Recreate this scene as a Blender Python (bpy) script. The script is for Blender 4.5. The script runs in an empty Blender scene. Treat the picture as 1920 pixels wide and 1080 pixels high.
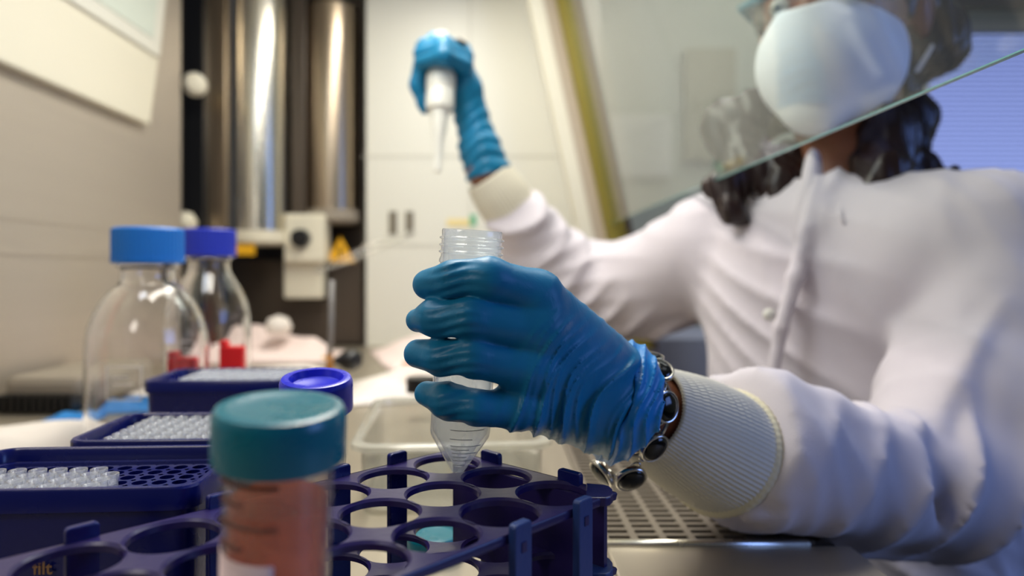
import bpy, bmesh, math, random
import numpy as np
from mathutils import Vector, Matrix, Quaternion
random.seed(7); np.random.seed(7)
S = bpy.context.scene
COL = S.collection
PI = math.pi

# ------------------------------------------------------------------ camera
F_PX, VX, VY = 1250.0, 930.0, 511.0        # focal length in pixels, vanishing point of the bench
cam_d = bpy.data.cameras.new('camera')
cam = bpy.data.objects.new('camera', cam_d); COL.objects.link(cam)
cam.location = (0, 0, 0); cam.rotation_euler = (PI/2, 0, 0)
cam_d.sensor_width = 36; cam_d.lens = F_PX/1920*36
cam_d.shift_x = (960-VX)/1920; cam_d.shift_y = -(540-VY)/1920
cam_d.clip_start = 0.01; cam_d.clip_end = 30
cam_d.dof.use_dof = True; cam_d.dof.focus_distance = 0.290; cam_d.dof.aperture_fstop = 4.7
S.camera = cam
def P(x, y, d):                            # point seen at pixel (x, y) at depth d
    return Vector(((x-VX)/F_PX*d, d, (VY-y)/F_PX*d))
# ------------------------------------------------------------------ world, lights, exposure
w = bpy.data.worlds.new('world'); S.world = w; w.use_nodes = True
w.node_tree.nodes['Background'].inputs[0].default_value = (0.80, 0.86, 1.0, 1)
w.node_tree.nodes['Background'].inputs[1].default_value = 0.075
S.view_settings.view_transform = 'Standard'; S.view_settings.look = 'None'
S.view_settings.gamma = 1; S.view_settings.use_curve_mapping = False
S.view_settings.exposure = 0.0
def area(name, loc, target, sx, sy, power, col):
    l = bpy.data.lights.new(name, 'AREA'); l.shape = 'RECTANGLE'; l.size = sx; l.size_y = sy
    l.energy = power; l.color = col
    o = bpy.data.objects.new(name, l); COL.objects.link(o); o.location = loc
    o.rotation_euler = (Vector(target)-Vector(loc)).to_track_quat('-Z', 'Y').to_euler()
    return o
area('hood_light', (-0.12, 0.80, 0.66), (-0.12, 0.80, -0.3), 0.14, 0.9, 8.0, (1.0, 0.95, 0.85))
area('ceiling_light', (0.40, 1.05, 1.35), (0.30, 0.72, 0), 0.35, 0.35, 7.5, (1.0, 0.96, 0.92))
area('window_light', (1.7, -0.15, 0.35), (0.35, 0.55, -0.1), 0.8, 0.8, 9.5, (0.22, 0.38, 1.0))
area('room_wall_fill', (1.5, 2.0, 1.75), (1.1, 2.4, 0.2), 1.2, 0.6, 16, (1.0, 1.0, 0.95))  # added fill that brightens the far room wall, not a real fixture
area('hand_fill', (-0.34, 0.02, 0.26), (0.0, 0.30, -0.04), 0.16, 0.16, 0.60, (1.0, 0.93, 0.84))  # added fill from the left front for the near gloved hand

area('face_fill', (-0.34, 0.45, 0.58), (0.33, 0.68, 0.12), 0.2, 0.2, 1.6, (0.86, 0.92, 1.0))  # invented cool fill aimed at the mask and face

# ------------------------------------------------------------------ helpers: materials
def srgb(r, g, b):
    f = lambda c: (c/255/12.92) if c/255 <= 0.04045 else ((c/255+0.055)/1.055)**2.4
    return (f(r), f(g), f(b), 1)
def newmat(name):
    m = bpy.data.materials.new(name); m.use_nodes = True
    return m, m.node_tree.nodes, m.node_tree.links
def mat(name, col, rough=0.5, metal=0.0, noise=0.06, nscale=30, bump=0.0, bscale=200, spec=0.5, sss=0, sheen=0, coat=0,
        stretch=(1, 1, 1), emit=None, rvar=0.06):
    m, n, l = newmat(name); b = n['Principled BSDF']
    b.inputs['Metallic'].default_value = metal
    b.inputs['Specular IOR Level'].default_value = spec
    if sss: b.inputs['Subsurface Weight'].default_value = sss; b.inputs['Subsurface Radius'].default_value = (.01, .006, .004)
    if sheen: b.inputs['Sheen Weight'].default_value = sheen
    if coat: b.inputs['Coat Weight'].default_value = coat
    tc = n.new('ShaderNodeTexCoord'); mp = n.new('ShaderNodeMapping'); mp.inputs['Scale'].default_value = stretch
    l.new(tc.outputs['Object'], mp.inputs[0])
    nz = n.new('ShaderNodeTexNoise'); nz.inputs['Scale'].default_value = nscale; nz.inputs['Detail'].default_value = 5
    l.new(mp.outputs[0], nz.inputs['Vector'])
    mx = n.new('ShaderNodeMix'); mx.data_type = 'RGBA'
    c1 = [min(1, c*(1-noise)) for c in col[:3]]+[1]; c2 = [min(1, c*(1+noise)) for c in col[:3]]+[1]
    mx.inputs[6].default_value = c1; mx.inputs[7].default_value = c2
    l.new(nz.outputs['Fac'], mx.inputs[0]); l.new(mx.outputs[2], b.inputs['Base Color'])
    mr = n.new('ShaderNodeMapRange'); mr.inputs[3].default_value = max(0, rough-rvar); mr.inputs[4].default_value = min(1, rough+rvar)
    l.new(nz.outputs['Fac'], mr.inputs[0]); l.new(mr.outputs[0], b.inputs['Roughness'])
    if bump:
        n2 = n.new('ShaderNodeTexNoise'); n2.inputs['Scale'].default_value = bscale; n2.inputs['Detail'].default_value = 4
        l.new(mp.outputs[0], n2.inputs['Vector'])
        bp = n.new('ShaderNodeBump'); bp.inputs['Strength'].default_value = bump; bp.inputs['Distance'].default_value = 0.001
        l.new(n2.outputs['Fac'], bp.inputs['Height']); l.new(bp.outputs[0], b.inputs['Normal'])
    if emit:
        b.inputs['Emission Color'].default_value = emit[0]; b.inputs['Emission Strength'].default_value = emit[1]
    return m
def clear(name, tint=(1, 1, 1, 1), body=0.15, bodycol=(.9, .9, .88, 1), rough=0.08, ior=1.5, gloss=1.0, nscale=60):
    """clear or milky plastic: transparent + a little scattering + fresnel gloss"""
    m, n, l = newmat(name); n.remove(n['Principled BSDF']); out = n['Material Output']
    tr = n.new('ShaderNodeBsdfTransparent'); tr.inputs[0].default_value = tint
    df = n.new('ShaderNodeBsdfDiffuse'); df.inputs[0].default_value = bodycol
    tl = n.new('ShaderNodeBsdfTranslucent'); tl.inputs[0].default_value = bodycol
    m0 = n.new('ShaderNodeMixShader'); m0.inputs[0].default_value = 0.5; l.new(df.outputs[0], m0.inputs[1]); l.new(tl.outputs[0], m0.inputs[2])
    tc = n.new('ShaderNodeTexCoord'); nz = n.new('ShaderNodeTexNoise'); nz.inputs['Scale'].default_value = nscale
    l.new(tc.outputs['Object'], nz.inputs['Vector'])
    mr = n.new('ShaderNodeMapRange'); mr.inputs[3].default_value = body*0.8; mr.inputs[4].default_value = min(1, body*1.2)
    l.new(nz.outputs['Fac'], mr.inputs[0])
    m1 = n.new('ShaderNodeMixShader'); l.new(mr.outputs[0], m1.inputs[0]); l.new(tr.outputs[0], m1.inputs[1]); l.new(m0.outputs[0], m1.inputs[2])
    gl = n.new('ShaderNodeBsdfGlossy'); gl.inputs['Roughness'].default_value = rough
    lw = n.new('ShaderNodeLayerWeight'); lw.inputs[0].default_value = 0.5
    pw = n.new('ShaderNodeMath'); pw.operation = 'POWER'; pw.inputs[1].default_value = 5; l.new(lw.outputs['Facing'], pw.inputs[0])
    f0 = ((ior-1)/(ior+1))**2; mu = n.new('ShaderNodeMath'); mu.operation = 'MULTIPLY_ADD'; mu.use_clamp = True
    mu.inputs[1].default_value = gloss*(1-f0); mu.inputs[2].default_value = gloss*f0
    l.new(pw.outputs[0], mu.inputs[0])
    m2 = n.new('ShaderNodeMixShader'); l.new(mu.outputs[0], m2.inputs[0]); l.new(m1.outputs[0], m2.inputs[1]); l.new(gl.outputs[0], m2.inputs[2])
    l.new(m2.outputs[0], out.inputs[0])
    return m
def glass(name, tint=(1, 1, 1, 1), ior=1.47, rough=0.0):
    m, n, l = newmat(name); b = n['Principled BSDF']
    b.inputs['Base Color'].default_value = tint; b.inputs['Transmission Weight'].default_value = 1
    b.inputs['Roughness'].default_value = rough; b.inputs['IOR'].default_value = ior
    return m
def wave_bump(m, scale, axis='X', strength=0.5, dist=0.001, distort=2.0):
    n, l = m.node_tree.nodes, m.node_tree.links; b = n['Principled BSDF']
    tc = n.new('ShaderNodeTexCoord'); wv = n.new('ShaderNodeTexWave'); wv.bands_direction = axis
    wv.inputs['Scale'].default_value = scale; wv.inputs['Distortion'].default_value = distort
    l.new(tc.outputs['Object'], wv.inputs['Vector'])
    bp = n.new('ShaderNodeBump'); bp.inputs['Strength'].default_value = strength; bp.inputs['Distance'].default_value = dist
    l.new(wv.outputs['Fac'], bp.inputs['Height']); l.new(bp.outputs[0], b.inputs['Normal'])

# ------------------------------------------------------------------ helpers: objects
def link(name, me, m, parent=None, smooth=False, loc=None):
    o = bpy.data.objects.new(name, me); COL.objects.link(o)
    if m is not None: me.materials.append(m)
    if smooth:
        for p in me.polygons: p.use_smooth = True
    if parent is not None:
        o.parent = parent
    if loc is not None: o.location = loc
    return o
def obj(name, bm, m, parent=None, smooth=False, auto=None, loc=None):
    bmesh.ops.recalc_face_normals(bm, faces=bm.faces)
    me = bpy.data.meshes.new(name); bm.to_mesh(me); bm.free()
    o = link(name, me, m, parent, smooth, loc)
    if auto is not None:
        for p in me.polygons: p.use_smooth = True
        try: me.set_sharp_from_angle(angle=math.radians(auto))
        except Exception: pass
    return o
def bev(o, wd=0.001, seg=2):
    md = o.modifiers.new('bevel', 'BEVEL'); md.width = wd; md.segments = seg; md.limit_method = 'ANGLE'; md.angle_limit = 0.6
    return o
def tag(o, label, cat, group=None, kind=None):
    o['label'] = label; o['category'] = cat
    if group: o['group'] = group
    if kind: o['kind'] = kind
    return o
def empty(name, label, cat, loc=(0, 0, 0), rot=(0, 0, 0), group=None):
    o = bpy.data.objects.new(name, None); COL.objects.link(o); o.empty_display_size = 0.02
    o.location = loc; o.rotation_euler = rot
    return tag(o, label, cat, group)
def struct(o): o['kind'] = 'structure'; return o
def box(bm, x0, x1, y0, y1, z0, z1, M=None):
    r = bmesh.ops.create_cube(bm, size=1)
    for v in r['verts']:
        v.co = Vector(((x0+x1)/2+v.co.x*(x1-x0), (y0+y1)/2+v.co.y*(y1-y0), (z0+z1)/2+v.co.z*(z1-z0)))
        if M is not None: v.co = M @ v.co
    return r['verts']
def boxes(*bs):
    bm = bmesh.new()
    for b in bs: box(bm, *b)
    return bm
def lathe(prof, seg=48, bm=None, fn=None):
    """prof: list of (r, z); closed where r == 0. fn(angle, r, z) -> r modulates radius"""
    bm = bm or bmesh.new(); rings = []
    for r, z in prof:
        if r < 1e-7: rings.append([bm.verts.new((0, 0, z))])
        else:
            ring = []
            for k in range(seg):
                a = 2*PI*k/seg; rr = fn(a, r, z) if fn else r
                ring.append(bm.verts.new((rr*math.cos(a), rr*math.sin(a), z)))
            rings.append(ring)
    for A, B in zip(rings, rings[1:]):
        if len(A) == 1 and len(B) == 1: continue
        for k in range(seg):
            a, b = A[k % len(A)], A[(k+1) % len(A)]; c, d = B[(k+1) % len(B)], B[k % len(B)]
            vs = []
            for v in (a, b, c, d):
                if v not in vs: vs.append(v)
            if len(vs) > 2:
                try: bm.faces.new(vs)
                except ValueError: pass
    return bm
def xform(bm, M):
    bmesh.ops.transform(bm, matrix=M, verts=bm.verts); return bm
def tube(pts, r, seg=12, bm=None, closed=False):
    bm = bm or bmesh.new(); n = len(pts); rings = []
    rs = r if isinstance(r, (list, tuple)) else [r]*n
    pts = [Vector(p) for p in pts]; up = Vector((0.13, 0.27, 0.95)).normalized()
    for i, p in enumerate(pts):
        if closed: t = pts[(i+1) % n]-pts[i-1]
        else: t = pts[min(i+1, n-1)]-pts[max(i-1, 0)]
        t.normalize(); a = t.cross(up)
        if a.length < 1e-3: a = t.cross(Vector((1, 0, 0)))
        a.normalize(); b = t.cross(a)
        rings.append([bm.verts.new(p+(a*math.cos(2*PI*k/seg)+b*math.sin(2*PI*k/seg))*rs[i]) for k in range(seg)])
    rng = range(n if closed else n-1)
    for i in rng:
        A, B = rings[i], rings[(i+1) % n]
        for k in range(seg): bm.faces.new((A[k], A[(k+1) % seg], B[(k+1) % seg], B[k]))
    if not closed:
        bm.faces.new(rings[0]); bm.faces.new(rings[-1])
    return bm
def axis_matrix(p0, p1):                   # local z from p0 towards p1, origin p0
    p0, p1 = Vector(p0), Vector(p1)
    q = (p1-p0).to_track_quat('Z', 'Y')
    return Matrix.Translation(p0) @ q.to_matrix().to_4x4()
def rrect(x0, x1, y0, y1, r, k=6):
    out = []
    for cx, cy, a0 in ((x1-r, y1-r, 0), (x0+r, y1-r, 90), (x0+r, y0+r, 180), (x1-r, y0+r, 270)):
        for i in range(k+1):
            a = math.radians(a0+90*i/k); out.append((cx+r*math.cos(a), cy+r*math.sin(a)))
    return out
def loops(rings, bm=None, cap0=True, cap1=True):
    bm = bm or bmesh.new(); R = [[bm.verts.new(p) for p in ring] for ring in rings]
    for A, B in zip(R, R[1:]):
        n = len(A)
        for k in range(n): bm.faces.new((A[k], A[(k+1) % n], B[(k+1) % n], B[k]))
    if cap0: bm.faces.new(R[0])
    if cap1: bm.faces.new(R[-1])
    return bm

# ------------------------------------------------------------------ helpers: implicit surfaces (gloves, coat, body, hair)
class Grid:
    def __init__(s, lo, hi, h):
        s.lo = np.array(lo, float); s.h = h
        n = np.ceil((np.array(hi)-s.lo)/h).astype(int)+1; s.n = n
        ax = [(s.lo[i]+h*np.arange(n[i])).astype(np.float32) for i in range(3)]
        s.X, s.Y, s.Z = np.meshgrid(*ax, indexing='ij')
    def cap(s, a, b, ra, rb):
        a, b = [float(c) for c in a], [float(c) for c in b]
        d = [b[i]-a[i] for i in range(3)]; L = d[0]**2+d[1]**2+d[2]**2+1e-12
        x, y, z = s.X-np.float32(a[0]), s.Y-np.float32(a[1]), s.Z-np.float32(a[2])
        t = np.clip((x*np.float32(d[0])+y*np.float32(d[1])+z*np.float32(d[2]))/np.float32(L), 0, 1)
        return np.sqrt((x-t*np.float32(d[0]))**2+(y-t*np.float32(d[1]))**2+(z-t*np.float32(d[2]))**2)-(np.float32(ra)+t*np.float32(rb-ra))
    def ell(s, c, r, R=None):
        x, y, z = s.X-c[0], s.Y-c[1], s.Z-c[2]
        if R is not None:                  # R columns = local axes
            x, y, z = (x*R[0][0]+y*R[1][0]+z*R[2][0], x*R[0][1]+y*R[1][1]+z*R[2][1], x*R[0][2]+y*R[1][2]+z*R[2][2])
        k = np.sqrt((x/r[0])**2+(y/r[1])**2+(z/r[2])**2); 
        return (k-1)*np.float32(min(r))
    def chain(s, pts, rad, k=0.004):
        f = None
        for i in range(len(pts)-1):
            c = s.cap(pts[i], pts[i+1], rad[i], rad[i+1]); f = c if f is None else np.minimum(f, c) if k == 0 else smin(f, c, k)
        return f
    def plane(s, p, nrm):                  # negative behind the plane
        nrm = Vector(nrm).normalized()
        return (s.X-p[0])*nrm[0]+(s.Y-p[1])*nrm[1]+(s.Z-p[2])*nrm[2]
    def noise(s, scale, seed, amp=1.0, st=(1, 1, 1)):
        """smooth band-limited noise from random plane waves"""
        rs = np.random.RandomState(seed); f = np.zeros_like(s.X)
        for i in range(9):
            v = rs.normal(size=3); v = v/np.linalg.norm(v)*scale*rs.uniform(.6, 1.4)
            f += np.sin(s.X*np.float32(v[0]*st[0])+s.Y*np.float32(v[1]*st[1])+s.Z*np.float32(v[2]*st[2])+np.float32(rs.uniform(0, 6.28)))
        return f*np.float32(amp/3.0)
    def mesh(s, f):
        """surface nets"""
        f = np.asarray(f, np.float32); n = np.array(f.shape); ins = f < 0
        c = np.zeros(tuple(n-1), np.int8)
        for dx in (0, 1):
            for dy in (0, 1):
                for dz in (0, 1): c += ins[dx:n[0]-1+dx, dy:n[1]-1+dy, dz:n[2]-1+dz]
        act = (c > 0) & (c < 8); idx = -np.ones(act.shape, np.int64); cells = np.argwhere(act)
        idx[act] = np.arange(len(cells)); acc = np.zeros((len(cells), 3)); cnt = np.zeros(len(cells))
        corners = [(a, b, d) for a in (0, 1) for b in (0, 1) for d in (0, 1)]
        for a in corners:
            for ax in range(3):
                if a[ax] == 1: continue
                b = list(a); b[ax] = 1
                fa = f[cells[:, 0]+a[0], cells[:, 1]+a[1], cells[:, 2]+a[2]]; fb = f[cells[:, 0]+b[0], cells[:, 1]+b[1], cells[:, 2]+b[2]]
                mk = (fa < 0) != (fb < 0); t = np.where(mk, fa/np.where(mk, fa-fb, 1), 0)
                p = np.tile(np.array(a, float), (len(cells), 1)); p[:, ax] += t
                acc[mk] += p[mk]; cnt[mk] += 1
        v = s.lo+(cells+acc/cnt[:, None])*s.h
        quads = []
        for ax in range(3):
            o1, o2 = [(1, 2), (2, 0), (0, 1)][ax]
            sl0 = [slice(None)]*3; sl1 = [slice(None)]*3
            sl0[ax] = slice(0, n[ax]-1); sl1[ax] = slice(1, n[ax])
            for k in (o1, o2): sl0[k] = slice(1, n[k]-1); sl1[k] = slice(1, n[k]-1)
            A, B = ins[tuple(sl0)], ins[tuple(sl1)]
            for mask, flip in (((A & ~B), False), ((~A & B), True)):
                e = np.argwhere(mask)
                if len(e) == 0: continue
                e[:, o1] += 1; e[:, o2] += 1
                def g(da, db):
                    q = e.copy(); q[:, o1] -= da; q[:, o2] -= db
                    return idx[q[:, 0], q[:, 1], q[:, 2]]
                q = np.stack([g(1, 1), g(0, 1), g(0, 0), g(1, 0)], 1)
                if flip: q = q[:, ::-1]
                quads.append(q)
        q = np.concatenate(quads); return v, q
def smin(a, b, k):
    k = np.float32(k); h = np.clip(0.5+0.5*(b-a)/k, 0, 1); return b+(a-b)*h-k*h*(1-h)
def smax(a, b, k): return -smin(-a, -b, k)
def implicit(name, g, f, m, parent=None, smooth_it=0):
    v, q = g.mesh(f)
    me = bpy.data.meshes.new(name); me.vertices.add(len(v)); me.vertices.foreach_set('co', v.astype(np.float32).ravel())
    me.loops.add(q.size); me.loops.foreach_set('vertex_index', q.astype(np.int32).ravel())
    me.polygons.add(len(q)); me.polygons.foreach_set('loop_start', np.arange(0, q.size, 4, dtype=np.int32))
    me.polygons.foreach_set('loop_total', np.full(len(q), 4, np.int32)); me.update(calc_edges=True); me.validate()
    o = link(name, me, m, parent, True)
    if smooth_it:
        md = o.modifiers.new('smooth', 'SMOOTH'); md.factor = 0.5; md.iterations = smooth_it
    return o

# ------------------------------------------------------------------ materials
M_steel = mat('brushed_steel', srgb(196, 186, 172), 0.42, 0.55, 0.05, 3, 0.08, 300, stretch=(1, 1, 30))
M_steelsurf = mat('steel_bench', srgb(178, 168, 150), 0.40, 0.7, 0.05, 4, 0.05, 200, stretch=(40, 1, 1))
M_white = mat('white_panel', srgb(228, 226, 212), 0.4, 0, 0.02, 5)
M_cream = mat('cream_panel', srgb(232, 226, 204), 0.45, 0, 0.02, 5)
M_darkmetal = mat('dark_metal', srgb(84, 74, 64), 0.35, 0.3, 0.1, 8)
M_polish = mat('polished_steel', srgb(225, 220, 205), 0.26, 1.0, 0.03, 4, stretch=(30, 30, 1))
M_polish2 = mat('bronze_steel', srgb(185, 168, 145), 0.30, 1.0, 0.05, 4, stretch=(30, 30, 1))
M_olive = mat('olive_frame', srgb(142, 128, 48), 0.4, 0.2, 0.06, 5)
M_room = mat('room_wall_paint', srgb(196, 200, 182), 0.8, 0, 0.03, 3)
M_floor = mat('room_floor', srgb(70, 68, 74), 0.5, 0, 0.1, 6)
M_black = mat('black_plastic', srgb(18, 18, 20), 0.35, 0, 0.1, 40)
M_navy = mat('navy_plastic', srgb(10, 20, 92), 0.26, 0, 0.08, 60, 0.05, 500)
M_rack = mat('indigo_plastic', srgb(36, 26, 84), 0.32, 0, 0.08, 60, 0.10, 260)
M_rackpost = mat('slate_blue_plastic', srgb(34, 60, 120), 0.42, 0, 0.06, 60, 0.12, 420)
M_teal = mat('teal_plastic', srgb(0, 110, 128), 0.28, 0, 0.06, 60, 0.05, 200)
M_bluecap = mat('royal_blue_plastic', srgb(28, 38, 205), 0.28, 0, 0.04, 60)
M_cyancap = mat('bright_blue_plastic', srgb(20, 118, 205), 0.4, 0, 0.04, 60)
M_cap2 = mat('cobalt_plastic', srgb(34, 52, 178), 0.4, 0, 0.04, 60)
M_red = mat('red_plastic', srgb(225, 28, 34), 0.4, 0, 0.04, 60)
M_yellow = mat('yellow_sign', srgb(240, 180, 20), 0.5, 0, 0.04, 60)
M_paper = mat('white_paper', srgb(238, 230, 222), 0.8, 0, 0.04, 20, 0.1, 60)
M_pink = mat('pink_paper', srgb(246, 226, 220), 0.8, 0, 0.06, 20, 0.1, 60)
M_bluetissue = mat('blue_tissue', srgb(40, 130, 205), 0.8, 0, 0.06, 20, 0.2, 80)
M_grey = mat('grey_plastic', srgb(150, 140, 125), 0.5, 0, 0.06, 20)
M_coat = mat('white_cotton', srgb(208, 201, 208), 0.85, 0, 0.02, 60, 0.25, 1400, sheen=0.2)
M_knit = mat('cream_knit', srgb(226, 220, 200), 0.95, 0, 0.04, 300)
M_skin = mat('skin', srgb(150, 94, 66), 0.5, 0, 0.06, 40, 0.1, 300, sss=0.1)
M_hair = mat('dark_brown_hair', srgb(38, 22, 18), 0.35, 0, 0.35, 140, 0.6, 160, stretch=(1, 1, .15))
M_mask = mat('white_mask', srgb(246, 246, 252), 0.8, 0, 0.02, 60, 0.2, 500)
M_silver = mat('silver', srgb(205, 200, 190), 0.18, 1.0, 0.05, 60)
M_stone = mat('black_stone', srgb(8, 8, 10), 0.12, 0, 0.05, 60)
M_falcon = clear('milky_tube_plastic', (.97, .98, .98, 1), 0.27, (.95, .96, .95, 1), 0.12, 1.5, 1.3)
M_clear = clear('clear_plastic', (.98, .98, .96, 1), 0.10, (.92, .90, .82, 1), 0.06, 1.5, 1.2)
M_tip = clear('frosted_tip_plastic', (.97, .98, 1, 1), 0.24, (.88, .9, .94, 1), 0.2, 1.5, 1.2)
M_glass = glass('bottle_glass')
M_sash = clear('sash_glass', (.95, .98, .96, 1), 0.035, (.85, .86, .8, 1), 0.0, 1.62, 1.0, 4)
M_liquid = clear('salmon_liquid', (.93, .52, .32, 1), 0.36, srgb(232, 134, 84), 0.08, 1.33, 1.0, 90)
M_pip = mat('ivory_plastic', srgb(240, 238, 226), 0.35, 0, 0.02, 60)
def glove_mat():
    m, n, l = newmat('blue_nitrile'); b = n['Principled BSDF']
    tc = n.new('ShaderNodeTexCoord'); sx = n.new('ShaderNodeSeparateXYZ'); l.new(tc.outputs['Object'], sx.inputs[0])
    nz = n.new('ShaderNodeTexNoise'); nz.inputs['Scale'].default_value = 22; nz.inputs['Detail'].default_value = 4; l.new(tc.outputs['Object'], nz.inputs['Vector'])
    rp = n.new('ShaderNodeValToRGB'); rp.color_ramp.elements[0].position = 0.35; rp.color_ramp.elements[1].position = 0.68
    rp.color_ramp.elements[0].color = srgb(20, 112, 150); rp.color_ramp.elements[1].color = srgb(28, 130, 178)
    l.new(nz.outputs['Fac'], rp.inputs[0]); l.new(rp.outputs[0], b.inputs['Base Color'])
    b.inputs['Roughness'].default_value = 0.40; b.inputs['IOR'].default_value = 1.36
    n2 = n.new('ShaderNodeTexNoise'); n2.inputs['Scale'].default_value = 75; n2.inputs['Detail'].default_value = 5; n2.inputs['Distortion'].default_value = 0.8
    l.new(tc.outputs['Object'], n2.inputs['Vector'])
    bp = n.new('ShaderNodeBump'); bp.inputs['Strength'].default_value = 0.35; bp.inputs['Distance'].default_value = 0.0015
    l.new(n2.outputs['Fac'], bp.inputs['Height']); l.new(bp.outputs[0], b.inputs['Normal'])
    return m
M_glove = glove_mat()
M_glovecuff = mat('blue_nitrile_cuff', srgb(10, 132, 206), 0.38, 0, 0.05, 40, 0.35, 110)

ZS = -0.165          # work surface
WALLX = -0.60        # steel wall of the cabinet
FARY = 1.50          # far end of the cabinet
# ================================================================== STRUCTURE
struct(obj('floor', boxes((-3, 4, -2.5, 4, -1.0, -0.95)), M_floor))
bm = boxes((WALLX-0.03, WALLX, -0.8, 1.27, -0.5, 0.80))
o = struct(obj('wall_left', bm, M_steel))
struct(obj('trim_1', boxes((WALLX, WALLX+0.0012, -0.8, 1.27, 0.022, 0.0245), (WALLX, WALLX+0.0012, -0.8, 1.27, 0.066, 0.0675)), M_steel))
struct(obj('wall_back', boxes((-0.30, 0.235, FARY, FARY+0.03, -0.5, 0.80)), M_white))
bm = boxes((-0.9, -0.30, FARY+0.12, FARY+0.15, -0.5, 0.80), (-0.302, -0.292, FARY, FARY+0.13, -0.5, 0.80))
struct(obj('wall_rear_recess', bm, M_darkmetal))
struct(obj('ceiling', boxes((WALLX-0.03, 0.10, -0.8, FARY+0.15, 0.80, 0.84)), M_white))
struct(obj('wall_room', boxes((0.24, 3.2, 2.6, 2.65, -0.95, 1.9)), M_room))
struct(obj('wall_right', boxes((3.0, 3.05, -2.5, 2.65, -0.95, 1.9)), M_room))
# work surface with its rounded lip, and the perforated front grille set flush beside it
GX0, GX1 = 0.066, 0.196
bm = boxes((WALLX, GX0, -0.2, FARY, ZS-0.02, ZS), (GX0, 0.215, -0.2, 0.405, ZS-0.02, ZS-0.0005))
t = obj('work_surface', bm, M_steelsurf); bev(t, 0.002); tag(t, 'brushed steel work surface of the safety cabinet under all the labware', 'worktop')
bm = bmesh.new()
ncol, nrow = 7, 118; pit = (GX1-GX0-0.004)/ncol
for k in range(ncol+1):
    x = GX0+0.002+k*pit; box(bm, x-0.0022, x+0.0022, 0.41, FARY, ZS-0.0025, ZS)
for k in range(nrow+1):
    y = 0.4115+k*(FARY-0.4115)/nrow; box(bm, GX0, GX1, y-0.0020, y+0.0020, ZS-0.0024, ZS-0.0002)
t = empty('ventilation_grille', 'slotted steel air grille along the right edge of the work surface', 'grille')
obj('slotted_plate', bm, mat('dull_steel', srgb(140, 130, 116), 0.45, 0.6), t)
obj('duct', boxes((GX0, GX1, 0.41, FARY, ZS-0.08, ZS-0.075)), M_black, t)
obj('front_rail', tube([(GX0-0.002, 0.405, ZS), (0.19, 0.405, ZS)], 0.0028), M_polish, t, True)
bm = loops([[(x, y, z) for (x, z) in [(0.196, ZS-0.03), (0.196, ZS-0.001), (0.200, ZS+0.001), (0.208, ZS-0.002), (0.212, ZS-0.010), (0.212, ZS-0.03)]] for y in (0.41, FARY)])
tag(obj('front_lip', bm, M_darkmetal), 'dark metal lip at the outer edge of the slotted grille under the sleeve', 'edge trim')
struct(obj('trim_2', boxes((0.19, 0.205, 0.1, FARY, -0.9, ZS-0.03)), M_darkmetal))
# grey ledge seen between raised arm and coat
tag(obj('grey_ledge', boxes((0.26, 1.3, 1.55, 1.9, -0.32, -0.155)), mat('ledge_paint', srgb(150, 156, 178), 0.6)), 'blue-grey counter in the room behind the raised arm', 'counter')
# slanted side frame of the cabinet opening
def slanted(x0, x1, y0, y1, z0, z1, k=-0.215):
    bm = bmesh.new(); vs = box(bm, x0, x1, y0, y1, z0, z1)
    for v in vs: v.co.x += k*(v.co.z-0.102)
    return bm
t = empty('opening_frame', 'slanted olive and pale side frame at the far end of the cabinet opening', 'frame')
obj('olive_strip', slanted(0.226, 0.266, 1.38, 1.42, -0.16, 0.80), M_olive, t)
obj('pale_strip', slanted(0.170, 0.200, 1.40, 1.45, -0.16, 0.80), M_cream, t)
obj('taupe_strip', slanted(0.200, 0.2255, 1.40, 1.44, -0.16, 0.80), mat('taupe_paint', srgb(190, 176, 156), 0.5), t)
obj('dark_strip', slanted(0.266, 0.278, 1.37, 1.40, -0.16, 0.80), M_darkmetal, t)
# glass sash
GK = -0.215
bm = bmesh.new(); vs = box(bm, 0.240, 0.2430, 0.02, 1.42, 0.102, 0.78)
for v in vs: v.co.x += GK*(v.co.z-0.102)
t = empty('sliding_screen', 'tilted glass sash with a green edge in front of the masked face', 'glass')
obj('pane', bm, M_sash, t)
bm = bmesh.new(); vs = box(bm, 0.2399, 0.2431, 0.02, 1.42, 0.1012, 0.1019)
obj('ground_edge', bm, mat('green_glass_edge', srgb(110, 170, 165), 0.15, 0, 0.5, 9, spec=1.0), t)
# window with blinds behind the person
wy = 2.55; a = P(1738, 62, wy); b = P(2100, 345, wy)
t = struct(obj('window_1', boxes((0.95, a.x-0.06, wy-0.02, wy, -0.6, -0.5), ), M_white))
def emission(name, col, st):
    m, n, l = newmat(name); n.remove(n['Principled BSDF']); e = n.new('ShaderNodeEmission'); e.inputs[0].default_value = col; e.inputs[1].default_value = st
    l.new(e.outputs[0], n['Material Output'].inputs[0]); return m
M_day = emission('daylight_pane', (0.38, 0.48, 1.0, 1), 1.0)
obj('pane', boxes((a.x, b.x, wy+0.02, wy+0.03, b.z, a.z)), M_day, t)
fr = boxes((a.x-0.04, a.x, wy-0.01, wy+0.04, b.z-0.04, a.z+0.04), (b.x, b.x+0.04, wy-0.01, wy+0.04, b.z-0.04, a.z+0.04),
           (a.x, b.x, wy-0.01, wy+0.04, a.z, a.z+0.04), (a.x, b.x, wy-0.01, wy+0.04, b.z-0.04, b.z))
obj('window_frame', fr, M_white, t)
bm = bmesh.new(); z = b.z
while z < a.z:
    box(bm, a.x, b.x, wy-0.012, wy+0.006, z, z+0.004); z += 0.019
tag(obj('window_blind', bm, mat('blind', srgb(120, 140, 200), 0.6)), 'horizontal blind over the bright blue window at the right', 'blind')
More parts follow.
